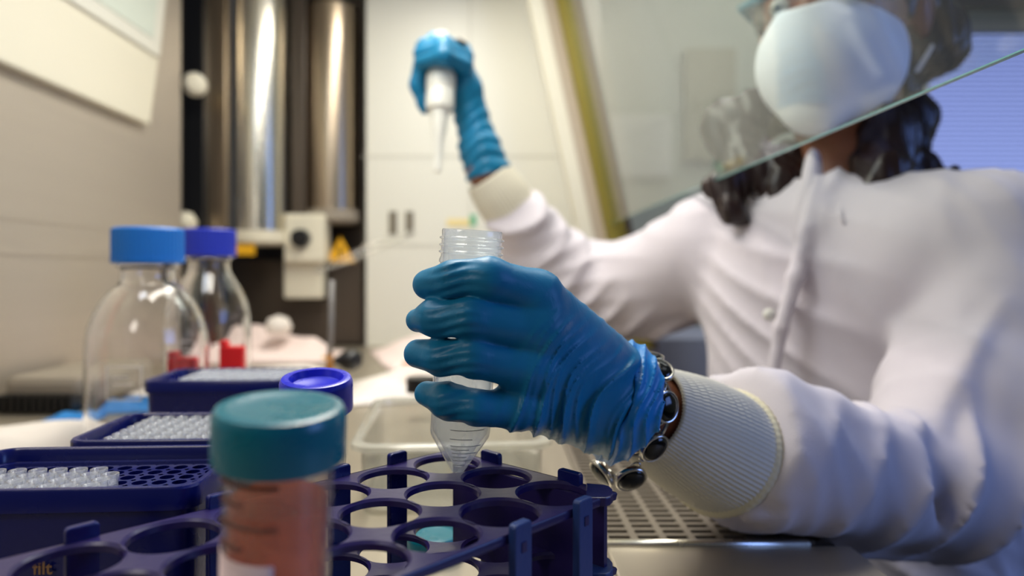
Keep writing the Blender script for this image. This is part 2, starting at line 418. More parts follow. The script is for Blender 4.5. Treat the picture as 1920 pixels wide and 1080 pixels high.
# ================================================================== LEFT WALL BOARD
t = empty('cream_board', 'cream wall board with a raised upper panel on the steel wall', 'board', (WALLX, 0.7, 0.249))
bm = bmesh.new(); loops([[(x, y, z) for (y, z) in [(-0.5, 0.249), (1.128, 0.249), (1.215, 0.62), (-0.5, 0.62)]] for x in (WALLX+0.0005, WALLX+0.016)], bm)
xform(bm, Matrix.Translation((-WALLX, -0.7, -0.249))); bev(obj('board', bm, M_cream, t), 0.004)
bm = bmesh.new(); loops([[(x, y, z) for (y, z) in [(-0.5, 0.37), (1.150, 0.37), (1.195, 0.61), (-0.5, 0.61)]] for x in (WALLX+0.0165, WALLX+0.021)], bm)
xform(bm, Matrix.Translation((-WALLX, -0.7, -0.249))); bev(obj('raised_border', bm, M_white, t), 0.003)
bm = bmesh.new(); loops([[(x, y, z) for (y, z) in [(-0.5, 0.395), (1.125, 0.395), (1.165, 0.605), (-0.5, 0.605)]] for x in (WALLX+0.0212, WALLX+0.0225)], bm)
xform(bm, Matrix.Translation((-WALLX, -0.7, -0.249))); obj('inner_sheet', bm, mat('pale_green_sheet', srgb(214, 222, 208), 0.5), t)
# ================================================================== FAR LEFT EQUIPMENT
def vbar(name, x0, x1, y0, y1, d, m, label, cat, dep=0.03):
    a = P(x0, y1, d); b = P(x1, y0, d); t = obj(name, boxes((a.x, b.x, d, d+dep, a.z, b.z)), m); bev(t, 0.002); tag(t, label, cat); return t
vbar('dark_post', 345, 382, -80, 640, 1.36, M_black, 'black vertical post where the steel side wall ends', 'post')
vbar('bronze_post', 386, 424, -80, 640, 1.38, M_polish2, 'brownish steel post beside the black post', 'post', 0.02)
def vcyl(name, x0, x1, y0, y1, d, m, label, cat, capm=None):
    c = P((x0+x1)/2, y1, d); top = P(0, y0, d).z; r = (x1-x0)/2/F_PX*d
    t = empty(name, label, cat, (c.x, d, c.z)); h = top-c.z
    obj('shell', lathe([(0, 0.03), (r, 0.03), (r, h), (0, h)], 40), m, t, auto=40)
    if capm: obj('end_cap', lathe([(0, 0), (r*.92, 0), (r*1.06, 0.006), (r*1.06, 0.028), (r, 0.0299), (0, 0.0299)], 40), capm, t, auto=40)
    return t
vcyl('steel_cylinder', 430, 542, -90, 460, 1.47, M_polish, 'shiny steel cylinder with a cream lower rim, left of the two', 'cylinder', M_cream)
vcyl('steel_cylinder', 575, 672, 20, 420, 1.52, M_polish2, 'duller steel cylinder beside the white end panel', 'cylinder', M_grey)
vbar('dark_divider', 546, 572, -80, 480, 1.46, M_darkmetal, 'dark strip between the two steel cylinders', 'strip')
c = P(460, 472, 1.40)
# control box with knob
t = empty('control_box', 'cream control box with a black knob hanging on the dark rear wall', 'control box', P(573, 492, 1.46))
a = P(537, 492, 1.46); b = P(612, 402, 1.46); L = t.location
bev(obj('housing', xform(boxes((a.x, b.x, 1.44, 1.50, a.z, b.z)), Matrix.Translation(-L)), M_cream, t), 0.006)
k = P(565, 447, 1.44)-L
obj('knob', xform(lathe([(0, 0), (0.021, 0), (0.019, 0.018), (0, 0.02)], 24), Matrix.Translation(k) @ Matrix.Rotation(PI/2, 4, 'X')), M_black, t, auto=40)
t = obj('junction_box', boxes((0, 0.086, 0, 0.04, 0, 0.085)), M_cream, loc=P(531, 560, 1.47)); bev(t, 0.005)
tag(t, 'plain cream junction box below the knobbed control box', 'box')
# warning triangle
t = empty('warning_sign', 'yellow triangular warning sign beside the control box', 'sign', P(638, 492, 1.50))
bm = loops([[(x, y, z) for x, z in [(-0.034, 0), (0.034, 0), (0, 0.058)]] for y in (0, 0.002)])
obj('plate', bm, M_yellow, t)
bm = bmesh.new()
box(bm, -0.003, 0.003, -0.0015, -0.0005, 0.018, 0.038); box(bm, -0.003, 0.003, -0.0015, -0.0005, 0.009, 0.014)
obj('symbol', bm, M_black, t)
t = tag(obj('yellow_label', boxes((0, 0.042, 0, 0.002, 0, 0.022)), M_yellow, loc=P(440, 478, 1.395)), 'small yellow label under the shiny steel cylinder', 'label')
tag(bev(obj('dark_cabinet', boxes((-0.60, -0.302, 1.53, 1.60, ZS, 0.03)), M_darkmetal), 0.003), 'dark cabinet front under the control box', 'cabinet')
# white hook on the post
t = obj('wall_hook', lathe([(0, 0), (0.012, 0), (0.016, 0.012), (0.024, 0.03), (0.018, 0.045), (0, 0.05)], 20), M_cream, loc=P(360, 165, 1.33))
t.rotation_euler = (PI/2, 0.5, 0.6); tag(t, 'white knob hook on the black post', 'hook')
t = obj('wall_hook', lathe([(0, 0), (0.02, 0), (0.024, 0.012), (0.014, 0.03), (0, 0.034)], 20), M_cream, loc=P(347, 428, 1.33))
tag(t, 'cream knob low on the black post above the bottles', 'knob')
# sockets on white end panel
for px, lab in ((737, 'left'), (768, 'right')):
    a = P(px, 440, FARY); t = obj('vent_slot', boxes((-0.009, 0.009, -0.004, 0, 0, 0.052)), mat('slot_grey', srgb(120, 112, 96), 0.6), loc=a)
    tag(t, f'{lab} of the two grey slots in the white end panel', 'slot')
a = P(880, 424, FARY); t = empty('sticker', 'faint yellow and green sticker on the white end panel above the open tube', 'sticker', a)
obj('yellow_field', boxes((-0.05, 0.0, -0.002, 0, 0, 0.016)), mat('pale_yellow', srgb(235, 215, 150), 0.6), t)
obj('green_field', boxes((0.001, 0.016, -0.002, 0, 0, 0.026)), mat('pale_green', srgb(110, 180, 140), 0.6), t)
struct(obj('trim_3', boxes((-0.3, 0.235, FARY-0.0015, FARY, 0.26, 0.263), (-0.3, 0.235, FARY-0.0015, FARY, 0.06, 0.063), (-0.06, -0.057, FARY-0.0015, FARY, -0.16, 0.75)), mat('seam', srgb(205, 202, 188), 0.5)))
# room things seen through the glass
for (x0, y0, x1, y1, m, lab) in ((1145, 215, 1260, 330, M_white, 'pale notice on the far room wall left of the head'),
                                  (1285, 90, 1380, 300, mat('beige_notice', srgb(178, 172, 146), 0.7), 'beige notice on the far room wall beside the hair')):
    a = P(x0, y1, 2.58); b = P(x1, y0, 2.58)
    tag(obj('wall_notice', boxes((a.x, b.x, 2.58, 2.595, a.z, b.z)), m), lab, 'notice')
t = vcyl('hanging_lamp', 1108, 1140, -30, 22, 1.6, M_cream, 'small bright lamp at the top beyond the olive frame', 'lamp')
tag(bev(obj('tall_cabinet', boxes((1.55, 2.4, 2.3, 2.54, 1.0, 1.8)), mat('brown_door', srgb(92, 80, 66), 0.6)), 0.01), 'brown wall cupboard high behind the head', 'cupboard')
t = empty('office_chair', 'dark maroon chair back at the right edge behind the coat', 'chair', (0.78, 0.95, -0.95))
bev(obj('backrest', boxes((-0.05, 0.03, -0.25, 0.25, 0.55, 1.05)), mat('maroon_fabric', srgb(70, 16, 20), 0.8), t), 0.02)
bev(obj('seat', boxes((-0.50, -0.05, -0.25, 0.25, 0.42, 0.50)), mat('maroon_fabric_seat', srgb(70, 16, 20), 0.8), t), 0.02)
obj('column', xform(lathe([(0, 0.02), (0.03, 0.02), (0.03, 0.43), (0, 0.43)], 20), Matrix.Translation((-0.27, 0, 0))), M_black, t)
bm = bmesh.new()
for k in range(5):
    a = 2*PI*k/5; tube([(-0.27, 0, 0.06), (-0.27+0.25*math.cos(a), 0.25*math.sin(a), 0.03)], 0.02, 10, bm)
obj('base', bm, M_black, t)

# ================================================================== FAR BENCH CLUTTER
def crumple(name, cx, cy, sx, sy, h, m, label, cat, seed, rz=0, n=26, base=ZS):
    rs = np.random.RandomState(seed); bm = bmesh.new(); ph = rs.uniform(0, 6.28, (6, 3)); fr = rs.uniform(2, 9, (6, 2))*rs.choice([-1, 1], (6, 2))
    top = []
    for i in range(n+1):
        row = []
        for j in range(n+1):
            u, v = i/n, j/n; e = min(1, 5*min(u, 1-u, v, 1-v)+0.0)
            hh = sum(math.sin(fr[k][0]*u+fr[k][1]*v+ph[k][0]) for k in range(6))/6
            row.append(bm.verts.new(((u-.5)*sx+0.006*hh, (v-.5)*sy+0.006*hh, 0.0012+max(0.0, h*(0.55+0.9*hh))*e)))
        top.append(row)
    for i in range(n):
        for j in range(n): bm.faces.new((top[i][j], top[i+1][j], top[i+1][j+1], top[i][j+1]))
    o = obj(name, bm, m, None, True, loc=(cx, cy, base)); o.rotation_euler.z = rz
    md = o.modifiers.new('thick', 'SOLIDIFY'); md.thickness = 0.001; md.offset = 0
    return tag(o, label, cat)
crumple('crumpled_sheet', -0.435, 1.30, 0.26, 0.20, 0.050, M_pink, 'pale pink crumpled sheet at the far left of the bench', 'paper', 3, 0.1)
crumple('crumpled_sheet', -0.115, 1.28, 0.22, 0.28, 0.040, M_pink, 'pale pink crumpled sheet in front of the white end panel', 'paper', 5, 0.3)
crumple('crumpled_sheet', -0.375, 0.98, 0.24, 0.20, 0.028, M_paper, 'white crumpled wrapper behind the second glass bottle', 'paper', 8, -0.1)
crumple('crumpled_sheet', -0.10, 0.93, 0.21, 0.18, 0.030, M_paper, 'white crumpled wrapper behind the clear box', 'paper', 11, 0.2)
tag(obj('orange_label', boxes((-0.012, 0.012, -0.012, 0.012, 0, 0.002)), mat('orange_print', srgb(240, 120, 40), 0.6), loc=(-0.118, 0.93, ZS+0.038)), 'small orange print on the white wrapper behind the hand', 'label')
t = obj('cotton_ball', lathe([(0, 0), (0.02, 0.003), (0.026, 0.016), (0.018, 0.032), (0, 0.038)], 20), M_paper, None, True, loc=P(522, 628, 1.28)); tag(t, 'cream wad on the pink sheet before the dark cabinet', 'wad')
# dark rounded thing near the fingertips (bulb) and small black cap
t = empty('black_bulb', 'black rubber bulb lying with its thin amber neck beside the glass rod', 'bulb', P(657, 675, 0.95))
bm = lathe([(0, -0.018), (0.010, -0.015), (0.0155, -0.004), (0.014, 0.008), (0.006, 0.018), (0.003, 0.026), (0, 0.027)], 24)
obj('bulb', xform(bm, Matrix.Rotation(-PI/2, 4, 'Y') @ Matrix.Rotation(0.3, 4, 'X')), M_black, t, True)
obj('neck', tube([(-0.025, 0, 0.001), (-0.040, 0, 0.004)], 0.002), M_yellow, t, True)
t = tag(obj('loose_cap', lathe([(0, 0), (0.017, 0), (0.017, 0.016), (0, 0.018)], 24), M_black, None, auto=30, loc=P(790, 735, 0.75)), 'black cap lying behind the little finger', 'cap'); t.location.z = ZS+0.001+0.03
t.location.z = ZS+0.031
t = empty('amber_rod', 'thin glass rod with an amber lower half standing behind the blue tube cap', 'rod', (P(618, 600, 0.90).x, 0.90, ZS))
b0 = 0
obj('amber_shaft', tube([(0, 0, 0.0), (0, 0, 0.055)], 0.005), mat('amber_glass', srgb(150, 96, 20), 0.3), t, True)
obj('clear_shaft', tube([(0, 0, 0.0555), (0.002, 0, 0.085), (0.003, 0, 0.155)], 0.0038), mat('grey_glass', srgb(128, 124, 120), 0.2), t, True)
obj('foot', lathe([(0, 0), (0.016, 0), (0.014, 0.006), (0, 0.007)], 20), mat('amber_foot', srgb(150, 96, 20), 0.3), t, True)
t = obj('plastic_pipette', tube([P(592, 508, 1.10), P(660, 482, 1.12), P(705, 461, 1.14), P(775, 436, 1.20)], [0.005, 0.009, 0.009, 0.005], 14), M_clear, None, True)
tag(t, 'translucent plastic pipette slanting across in front of the white end panel', 'pipette')
# low things left of the bottles
t = empty('grey_comb', 'grey multichannel body with a row of black teeth lying by the steel wall', 'tool', (-0.535, 0.82, ZS))
t.rotation_euler = (0, 0, 0.0)
bev(obj('housing', boxes((-0.05, 0.045, -0.03, 0.14, 0.004, 0.042)), M_grey, t), 0.01)
bm = bmesh.new()
for k in range(11): box(bm, -0.045+k*0.0085, -0.040+k*0.0085, -0.05, -0.031, 0.002, 0.022)
obj('teeth', bm, M_black, t)
crumple('blue_tissue', -0.435, 0.80, 0.10, 0.05, 0.018, M_bluetissue, 'bright blue tissue behind the first glass bottle', 'tissue', 21, 0.2)
crumple('blue_tissue', -0.475, 0.745, 0.05, 0.04, 0.008, M_bluetissue, 'small blue tissue by the grey toothed tool', 'tissue', 22, 0.1)
crumple('white_cloth', -0.475, 0.650, 0.16, 0.10, 0.014, M_paper, 'white folded paper left of the blue tip boxes', 'paper', 31, 0.0)
for i, (px, py, d, sx, sz) in enumerate(((343, 688, 0.70, 0.034, 0.010), (432, 688, 0.72, 0.026, 0.022))):
    t = obj('red_clip', boxes((-sx/2, sx/2, 0, 0.012, 0, sz+0.05), (-sx/2, -sx/6, 0, 0.012, sz+0.05, sz+0.056)), M_red, loc=(P(px, py, d).x, d, ZS)); bev(t, 0.002)
    t.location.z = P(px, py, d).z-0.05
    z0 = t.location.z-ZS
    for v in t.data.vertices:
        if v.co.z < 0.001: v.co.z = -z0
    tag(t, ('low red block behind the farthest tip box, under the first bottle', 'taller red block behind the farthest tip box, under the second bottle')[i], 'block')
# ================================================================== BOTTLES
def bottle(cx, cy, R, rc, ztop, capm, label, glabel=None):
    H = ztop-ZS; t = empty('glass_bottle', label, 'bottle', (cx, cy, ZS)); th = 0.0028; nk = rc*0.78
    cz = H-0.030*rc/0.027
    prof_o = [(0, 0.004), (R*.75, 0.001), (R*.93, 0.002), (R, 0.012), (R, H*0.42), (R*.97, H*0.52), (R*.86, H*.61), (R*.68, H*.69), (nk*1.05, cz-0.018), (nk, cz-0.006), (nk*1.12, cz-0.003), (nk*1.12, cz+0.001), (nk, cz+0.003), (nk, H-0.004)]
    def sm(p, n=5):                       # Catmull-Rom refinement of the profile
        out = []
        for i in range(len(p)-1):
            p0, p1, p2, p3 = p[max(i-1, 0)], p[i], p[i+1], p[min(i+2, len(p)-1)]
            for k in range(n):
                s = k/n; q = []
                for j in (0, 1):
                    q.append(.5*(2*p1[j]+(p2[j]-p0[j])*s+(2*p0[j]-5*p1[j]+4*p2[j]-p3[j])*s*s+(3*p1[j]-p0[j]-3*p2[j]+p3[j])*s**3))
                out.append((max(q[0], 0), q[1]))
        return out+[p[-1]]
    po = sm(prof_o); pi = [(max(r-th, 0), z+th*(1 if z < 0.02 else 0)) for r, z in po]
    obj('glass_body', lathe(po+[(nk-th, H-0.004)]+list(reversed(pi))[1:]), M_glass, t, True)
    fn = lambda a, r, z: r*(1+0.025*max(0, math.cos(a*44))) if r > rc*0.97 and z > 0.003 else r
    hc = 0.030*rc/0.027
    bm = lathe([(rc*.9, 0), (rc*1.02, 0.001), (rc*1.02, 0.005), (rc, 0.0052), (rc, hc-0.002), (rc*.95, hc), (0, hc)], 176, fn=fn)
    c = obj('screw_cap', xform(bm, Matrix.Translation((0, 0, cz))), capm, t, auto=35)
    obj('printed_mark', xform(boxes((-0.016, 0.016, -0.0004, 0.0004, 0, 0.001), (-0.016, -0.0150, -0.0004, 0.0004, 0, 0.03), (0.0150, 0.016, -0.0004, 0.0004, 0, 0.03), (-0.016, 0.016, -0.0004, 0.0004, 0.03, 0.031), (-0.010, 0.008, -0.0004, 0.0004, 0.014, 0.0155), (-0.010, 0.004, -0.0004, 0.0004, 0.020, 0.0215)),
        Matrix.Translation((R*0.12, -R*1.0, H*0.24))), M_paper, t)
    return t
c = P(278, 428, 0.652); bottle(c.x, 0.652, 0.0545, 0.0315, c.z, M_cyancap, 'clear glass bottle with a bright blue ribbed cap, nearer of the two')
c = P(392, 430, 0.842); bottle(c.x, 0.842, 0.050, 0.0315, c.z, M_cap2, 'clear glass bottle with a darker cobalt cap, behind the bright-capped one')
# ================================================================== TIP BOXES
tip_me = None
def make_tip():
    global tip_me
    bm = lathe([(0.0029, -0.001), (0.0031, 0.0), (0.0030, 0.0028), (0.0034, 0.0034), (0.0035, 0.0054), (0.0028, 0.0054), (0.0025, 0.001), (0.0, 0.0005)], 18)
    lathe([(0.0, -0.040), (0.0008, -0.040), (0.0030, -0.001)], 14, bm)
    bmesh.ops.recalc_face_normals(bm, faces=bm.faces)
    tip_me = bpy.data.meshes.new('pipette_tip'); bm.to_mesh(tip_me); bm.free(); tip_me.materials.append(M_tip)
    for p in tip_me.polygons: p.use_smooth = True
make_tip()
def tipbox(x0, x1, y0, y1, zt, rz, label, tips, tlabel, group, lift=0.0):
    cx, cy = (x0+x1)/2, (y0+y1)/2; W, D = x1-x0, y1-y0; H = zt-ZS
    t = empty('tip_box', label, 'box', (cx, cy, ZS), (0, 0, rz)); hw, hd = W/2, D/2
    R = lambda ins, z, r: [(x, y, z) for x, y in rrect(-hw+ins, hw-ins, -hd+ins, hd-ins, r)]
    bm = loops([R(0.006, 0, .006), R(0.004, 0.002, .007), R(0.002, H-0.010, .008), R(0.0, H-0.009, .009), R(0.0, H-0.001, .009), R(0.0006, H, .009),
                R(0.0026, H, .007), R(0.0032, H-0.001, .007), R(0.0036, H-0.006, .007), R(0.0050, H-0.0065, .006), R(0.0056, H-0.0085, .006)], cap1=False)
    obj('box_shell', bm, M_navy, t, auto=35)
    zp = H-0.0080
    # perforated deck: quads with round holes
    bm = bmesh.new(); nc, nr = 12, 7; px = min(0.009, (W-0.013)/nc); py = min(0.009, (D-0.013)/nr)
    ox, oy = -px*(nc-1)/2, -py*(nr-1)/2
    for i in range(nc):
        for j in range(nr):
            X, Y = ox+i*px, oy+j*py; ex0 = -hw+0.005 if i == 0 else X-px/2; ex1 = hw-0.005 if i == nc-1 else X+px/2
            ey0 = -hd+0.005 if j == 0 else Y-py/2; ey1 = hd-0.005 if j == nr-1 else Y+py/2
            n = 16; inner, outer, low = [], [], []
            for k in range(n):
                a = 2*PI*(k+.5)/n; c_, s_ = math.cos(a), math.sin(a)
                inner.append(bm.verts.new((X+.0031*c_, Y+.0031*s_, zp))); low.append(bm.verts.new((X+.0031*c_, Y+.0031*s_, zp-0.004)))
                m_ = max(abs(c_), abs(s_)); u, v = c_/m_, s_/m_
                outer.append(bm.verts.new((X+(ex1-X if u > 0 else X-ex0)*u, Y+(ey1-Y if v > 0 else Y-ey0)*v, zp)))
            for k in range(n):
                bm.faces.new((inner[k], inner[(k+1) % n], outer[(k+1) % n], outer[k])); bm.faces.new((inner[k], inner[(k+1) % n], low[(k+1) % n], low[k]))
    obj('perforated_deck', bm, M_navy, t)
    M = Matrix.Translation((cx, cy, ZS)) @ Matrix.Rotation(rz, 4, 'Z')
    od = ['first', 'second', 'third', 'fourth', 'fifth', 'sixth', 'seventh', 'eighth', 'ninth', 'tenth', 'eleventh', 'twelfth']
    for i in range(nc):
        for j in range(nr):
            if tips(i, j):
                o = bpy.data.objects.new('pipette_tip', tip_me); COL.objects.link(o)
                o.location = M @ Vector((ox+i*px, oy+j*py, zp+0.001+lift)); tag(o, f'{tlabel}, {od[sum(tips(q, j) for q in range(i))]} from left, {od[sum(tips(i, q) for q in range(j+1, nr))]} row from back', 'pipette tip', group)
    return t
b1 = tipbox(-0.234, -0.1190, 0.256, 0.322, -0.0835, 0.06, 'navy tip box, nearest of the three, only partly filled', lambda i, j: i <= 7 and j <= 3 and not (i == 7 and j > 2),
       'clear tip in the nearest tip box', 'tips in the nearest box')
b1i = b1
# print on the front face of the nearest box, seen through the rack
def text(s, size, loc, m, name, parent=None, rot=(PI/2, 0, 0), bold=0.0):
    cu = bpy.data.curves.new(name, 'FONT'); cu.body = s; cu.size = size; cu.extrude = 0.00015; cu.offset = bold
    tmp = bpy.data.objects.new(name, cu); COL.objects.link(tmp)
    dg = bpy.context.evaluated_depsgraph_get(); me = bpy.data.meshes.new_from_object(tmp.evaluated_get(dg))
    bpy.data.objects.remove(tmp)
    o = bpy.data.objects.new(name, me); COL.objects.link(o); me.materials.clear(); me.materials.append(m)
    o.location = loc; o.rotation_euler = rot
    if parent is not None: o.parent = parent
    return o
text('filt', 0.0070, (-0.0040, -0.0318, 0.0486), mat('tan_print', srgb(150, 110, 70), 0.6), 'printed_word', b1, bold=0.0001)
b2 = tipbox(-0.216, -0.1080, 0.332, 0.400, -0.0835, 0.05, 'navy tip box, middle of the three, filled with tips', lambda i, j: 1 <= i,
       'clear tip in the middle tip box', 'tips in the middle box', 0.001)
b3 = tipbox(-0.270, -0.155, 0.505, 0.575, -0.0820, 0.05, 'navy tip box, farthest of the three, in front of the bottles', lambda i, j: 2 <= i,
       'clear tip in the farthest tip box', 'tips in the farthest box', 0.002)
# ================================================================== CLEAR BOX behind the rack
t = empty('clear_plastic_box', 'open clear plastic box behind the rack and the held tube', 'box', (-0.036, 0.535, ZS), (0, 0, 0.08))
H = 0.048; hw, hd = 0.066, 0.085
R = lambda ins, z, r: [(x, y, z) for x, y in rrect(-hw+ins, hw-ins, -hd+ins, hd-ins, r, 8)]
bm = loops([R(0.006, 0, .010), R(0.004, 0.003, .012), R(0.003, H-0.004, .013), R(0.0, H-0.003, .015), R(-0.001, H, .016), R(0.004, H, .013), R(0.0052, H-0.004, .012), R(0.0065, 0.005, .010), R(0.009, 0.003, .008)])
obj('box_wall', bm, M_clear, t, auto=35)
bm = loops([R(-0.0035, H-0.0032, .017), R(-0.0035, H+0.0005, .017), R(-0.0015, H+0.0015, .016), R(0.0035, H+0.0015, .013), R(0.0035, H+0.0004, .013)], cap0=False, cap1=False)
obj('rim', bm, clear('cream_rim', (.97, .97, .93, 1), 0.5, (.93, .91, .82, 1), 0.1), t, auto=35)

# ================================================================== TUBE RACK
u = Vector((0.0236, -0.0211)); v = Vector((-0.0222, -0.0217)); A0 = Vector((-0.0234, 0.3186))
def G(i, j, z=0): p = A0+u*i+v*j; return Vector((p.x, p.y, z))
NJ = 6; ZT = -0.0912
rack = empty('tube_rack', 'indigo plastic tube rack with round holes in the foreground', 'rack', (A0.x, A0.y, ZS))
RT = Matrix.Translation((-A0.x, -A0.y, -ZS))
def plate(zt, th, rh, name, m, holes=True, inset=0.0):
    bm = bmesh.new(); n = 48
    e = 0.56-inset
    for i in range(3):
        for j in range(NJ):
            c = G(i, j)
            il = -e if i == 0 else i-.5; ih = 2+e if i == 2 else i+.5; jl = -e if j == 0 else j-.5; jh = NJ-1+e if j == NJ-1 else j+.5
            I, O = [], []
            for k in range(n):
                a = 2*PI*(k+.5)/n; d = Vector((math.cos(a), math.sin(a), 0))
                # grid coordinates of the direction
                det = u.x*v.y-u.y*v.x; di = (d.x*v.y-d.y*v.x)/det; dj = (u.x*d.y-u.y*d.x)/det
                ts = []
                if di > 1e-9: ts.append((ih-i)/di)
                if di < -1e-9: ts.append((il-i)/di)
                if dj > 1e-9: ts.append((jh-j)/dj)
                if dj < -1e-9: ts.append((jl-j)/dj)
                I.append(c+d*rh); O.append(c+d*min(ts))
            for ci, cj in ((il, jl), (ih, jl), (ih, jh), (il, jh)):
                cq = G(ci, cj); kk = min(range(n), key=lambda q: (O[q]-cq).length+(0 if abs((O[q]-cq).length) < 9 else 0)); O[kk] = cq
            prof = [(I, zt-th), (I, zt-0.0010), ([c+(p-c)*(1+0.0010/rh) for p in I], zt), (O, zt)]
            V = [[bm.verts.new((p.x, p.y, z)) for p in ring] for ring, z in prof]
            V.append([bm.verts.new((p.x, p.y, zt-th)) for p in O])
            for Aq, Bq in zip(V[:3], V[1:4]):
                for k in range(n): bm.faces.new((Aq[k], Aq[(k+1) % n], Bq[(k+1) % n], Bq[k]))
            for k in range(n): bm.faces.new((V[4][k], V[4][(k+1) % n], V[0][(k+1) % n], V[0][k]))
    # outer skirt
    e2 = e; pts = []
    cs = [(-e2, -e2), (2+e2, -e2), (2+e2, NJ-1+e2), (-e2, NJ-1+e2)]
    # square tile corners leave straight edges: close them with a rounded rim bar
    for ai in range(4):
        a, b = cs[ai], cs[(ai+1) % 4]
        for s in (0.0, 0.5): 
            p = G(a[0]+(b[0]-a[0])*s, a[1]+(b[1]-a[1])*s); pts.append(p)
    rim = []
    ctr = G(1, (NJ-1)/2)
    for z, off in ((zt-th, 0.0004), (zt-0.0008, 0.0010), (zt+0.0001, 0.0004)):
        rim.append([Vector((p.x, p.y, z))+Vector(((p-ctr).x, (p-ctr).y, 0)).normalized()*off for p in pts])
    loops(rim, bm, False, False)
    bmesh.ops.remove_doubles(bm, verts=bm.verts, dist=1e-5)
    return obj(name, xform(bm, RT), m, rack, auto=40)
plate(ZT, 0.0032, 0.01500, 'top_plate', M_rack)
plate(-0.1225, 0.0028, 0.01500, 'middle_plate', M_rack)
# solid bottom plate
bm = loops([[G(i, j, z) for i, j in ((-.56, -.56), (2.56, -.56), (2.56, NJ-.44), (-.56, NJ-.44))] for z in (ZS+0.0005, ZS+0.0035)])
obj('bottom_plate', xform(bm, RT), M_rack, rack)
def post(i, j, outd, wd, th, top, name='post', window=True, low=ZS+0.0036, m=M_rackpost):
    """flat upright clipped to the edge of the plates; outd = outward direction"""
    o = Vector((outd.x, outd.y, 0)).normalized(); s = Vector((-o.y, o.x, 0)); c = G(i, j)
    bm = bmesh.new()
    prof = []
    for k in range(9):
        a = PI*k/8; prof.append((math.cos(a), math.sin(a)))
    r = 0.0016
    outline = [(-wd/2, low), (wd/2, low), (wd/2, top-r)]+[(wd/2-r+r*math.cos(a), top-r+r*math.sin(a)) for a in (0.4, 0.8, 1.2)]+[(wd/2-r, top), (-wd/2+r, top)]+[(-wd/2+r-r*math.sin(a), top-r+r*math.cos(a)) for a in (0.4, 0.8, 1.2)]+[(-wd/2, top-r)]
    rings = [[c+s*a+o*q+Vector((0, 0, z)) for a, z in outline] for q in (0.0, th)]
    loops(rings, bm)
    p = obj(name, xform(bm, RT), m, rack); bev(p, 0.0006, 3)
    if window:
        zc = top-0.0085
        bm = bmesh.new(); w2 = 0.0013
        loops([[c+s*a+o*q+Vector((0, 0, z)) for a, z in ((-w2, zc-.0018), (w2, zc-.0018), (w2, zc+.0018), (-w2, zc+.0018))] for q in (th-0.0005, th+0.0003)], bm)
        obj('clip_slot', xform(bm, RT), M_rack, p)
    return p
uo = u.normalized(); vo = v.normalized()
post(2.575, 0.23, uo, 0.0092, 0.0035, -0.0872); post(2.575, 1.36, uo, 0.0092, 0.0035, -0.0872)
post(2.575, 4.6, uo, 0.0092, 0.0035, -0.0872)
for j in (0.47, 1.49, 3.2, 4.72): post(-0.53, j, -uo, 0.0105, 0.0032, -0.0862, window=False, m=M_navy)
for i in (0.38, 1.85): post(i, -0.50, -vo, 0.0125, 0.0030, -0.0865, window=False, m=M_navy)
# end panel closing the far right side, and the handling lugs on the corner
bm = loops([[G(i, j, z) for i, z in ((-0.30, -0.0945), (2.5, -0.0945), (2.5, -0.138), (-0.30, -0.138))] for j in (-0.47, -0.40)])
obj('end_panel', xform(bm, RT), M_rack, rack)
def lug(z0, z1, m):
    c = G(2.56, -0.56); d = (Vector((c.x, c.y, 0))-G(1.5, 0.2)).normalized(); s = Vector((-d.y, d.x, 0))
    ring = []
    for a, b in ((-0.012, -0.0095), (-0.004, -0.0085), (-0.0022, -0.0068), (-0.0010, -0.003), (-0.0010, 0.003), (-0.0022, 0.0068), (-0.004, 0.0085), (-0.012, 0.0095)): ring.append(c+d*a+s*b)
    bm = loops([[Vector((p.x, p.y, z)) for p in ring] for z in (z0, z1)]); q = obj('corner_lug', xform(bm, RT), m, rack); bev(q, 0.0005, 2)
lug(ZT-0.0034, ZT+0.0004, M_rack); lug(-0.1255, -0.1215, M_rackpost)

# ================================================================== CONICAL TUBES
def cap_bm(R=0.017, H=0.0135, ribs=True, dish=0.0015):
    fn = (lambda a, r, z: r*(1+0.018*math.cos(a*40)) if r > R*0.985 and 0.001 < z < H-0.003 else r) if ribs else None
    return lathe([(R*.88, 0), (R*.99, 0), (R, 0.0008), (R, H-0.003), (R*.985, H-0.0018), (R*.94, H-0.0004), (R*.86, H), (R*.74, H-0.0002), (R*.66, H-dish), (R*.3, H-dish*1.4), (0, H-dish*1.5)], 160, fn=fn)
def tube_wall(L, R, cone, tipr, thread=True):
    th = 0.0011; o = [(0, 0), (tipr, 0.0002), (tipr+0.0006, 0.0012)]
    o += [(R-0.0003, cone), (R, cone+0.002), (R, L*0.86)]
    if thread:
        z = L*0.865; o += [(R+0.0006, z), (R+0.0006, z+0.001)]; z += 0.003
        o += [(R-0.0002, z)]
        for k in range(3): o += [(R-0.0001, z+0.0008), (R+0.0009, z+0.0014), (R+0.0009, z+0.0020), (R-0.0001, z+0.0026)]; z += 0.0032
        o += [(R, L-0.0005)]
    o += [(R-0.0003, L), (R-th, L)]
    i = [(R-th, cone+0.002), (tipr*0.6, 0.0028), (0, 0.0024)]
    return lathe(o+i, 64)
p0, p1 = P(858, 884, 0.3105), P(886, 432, 0.3065)
L_f = (p1-p0).length; M = axis_matrix(p0, p1)
held = empty('conical_tube', 'open milky conical tube held in the gloved hand above the rack', 'tube', M.to_translation(), M.to_euler())
obj('tube_wall', tube_wall(L_f, 0.01395, 0.0175, 0.0030), M_falcon, held, auto=35)
bm = bmesh.new()
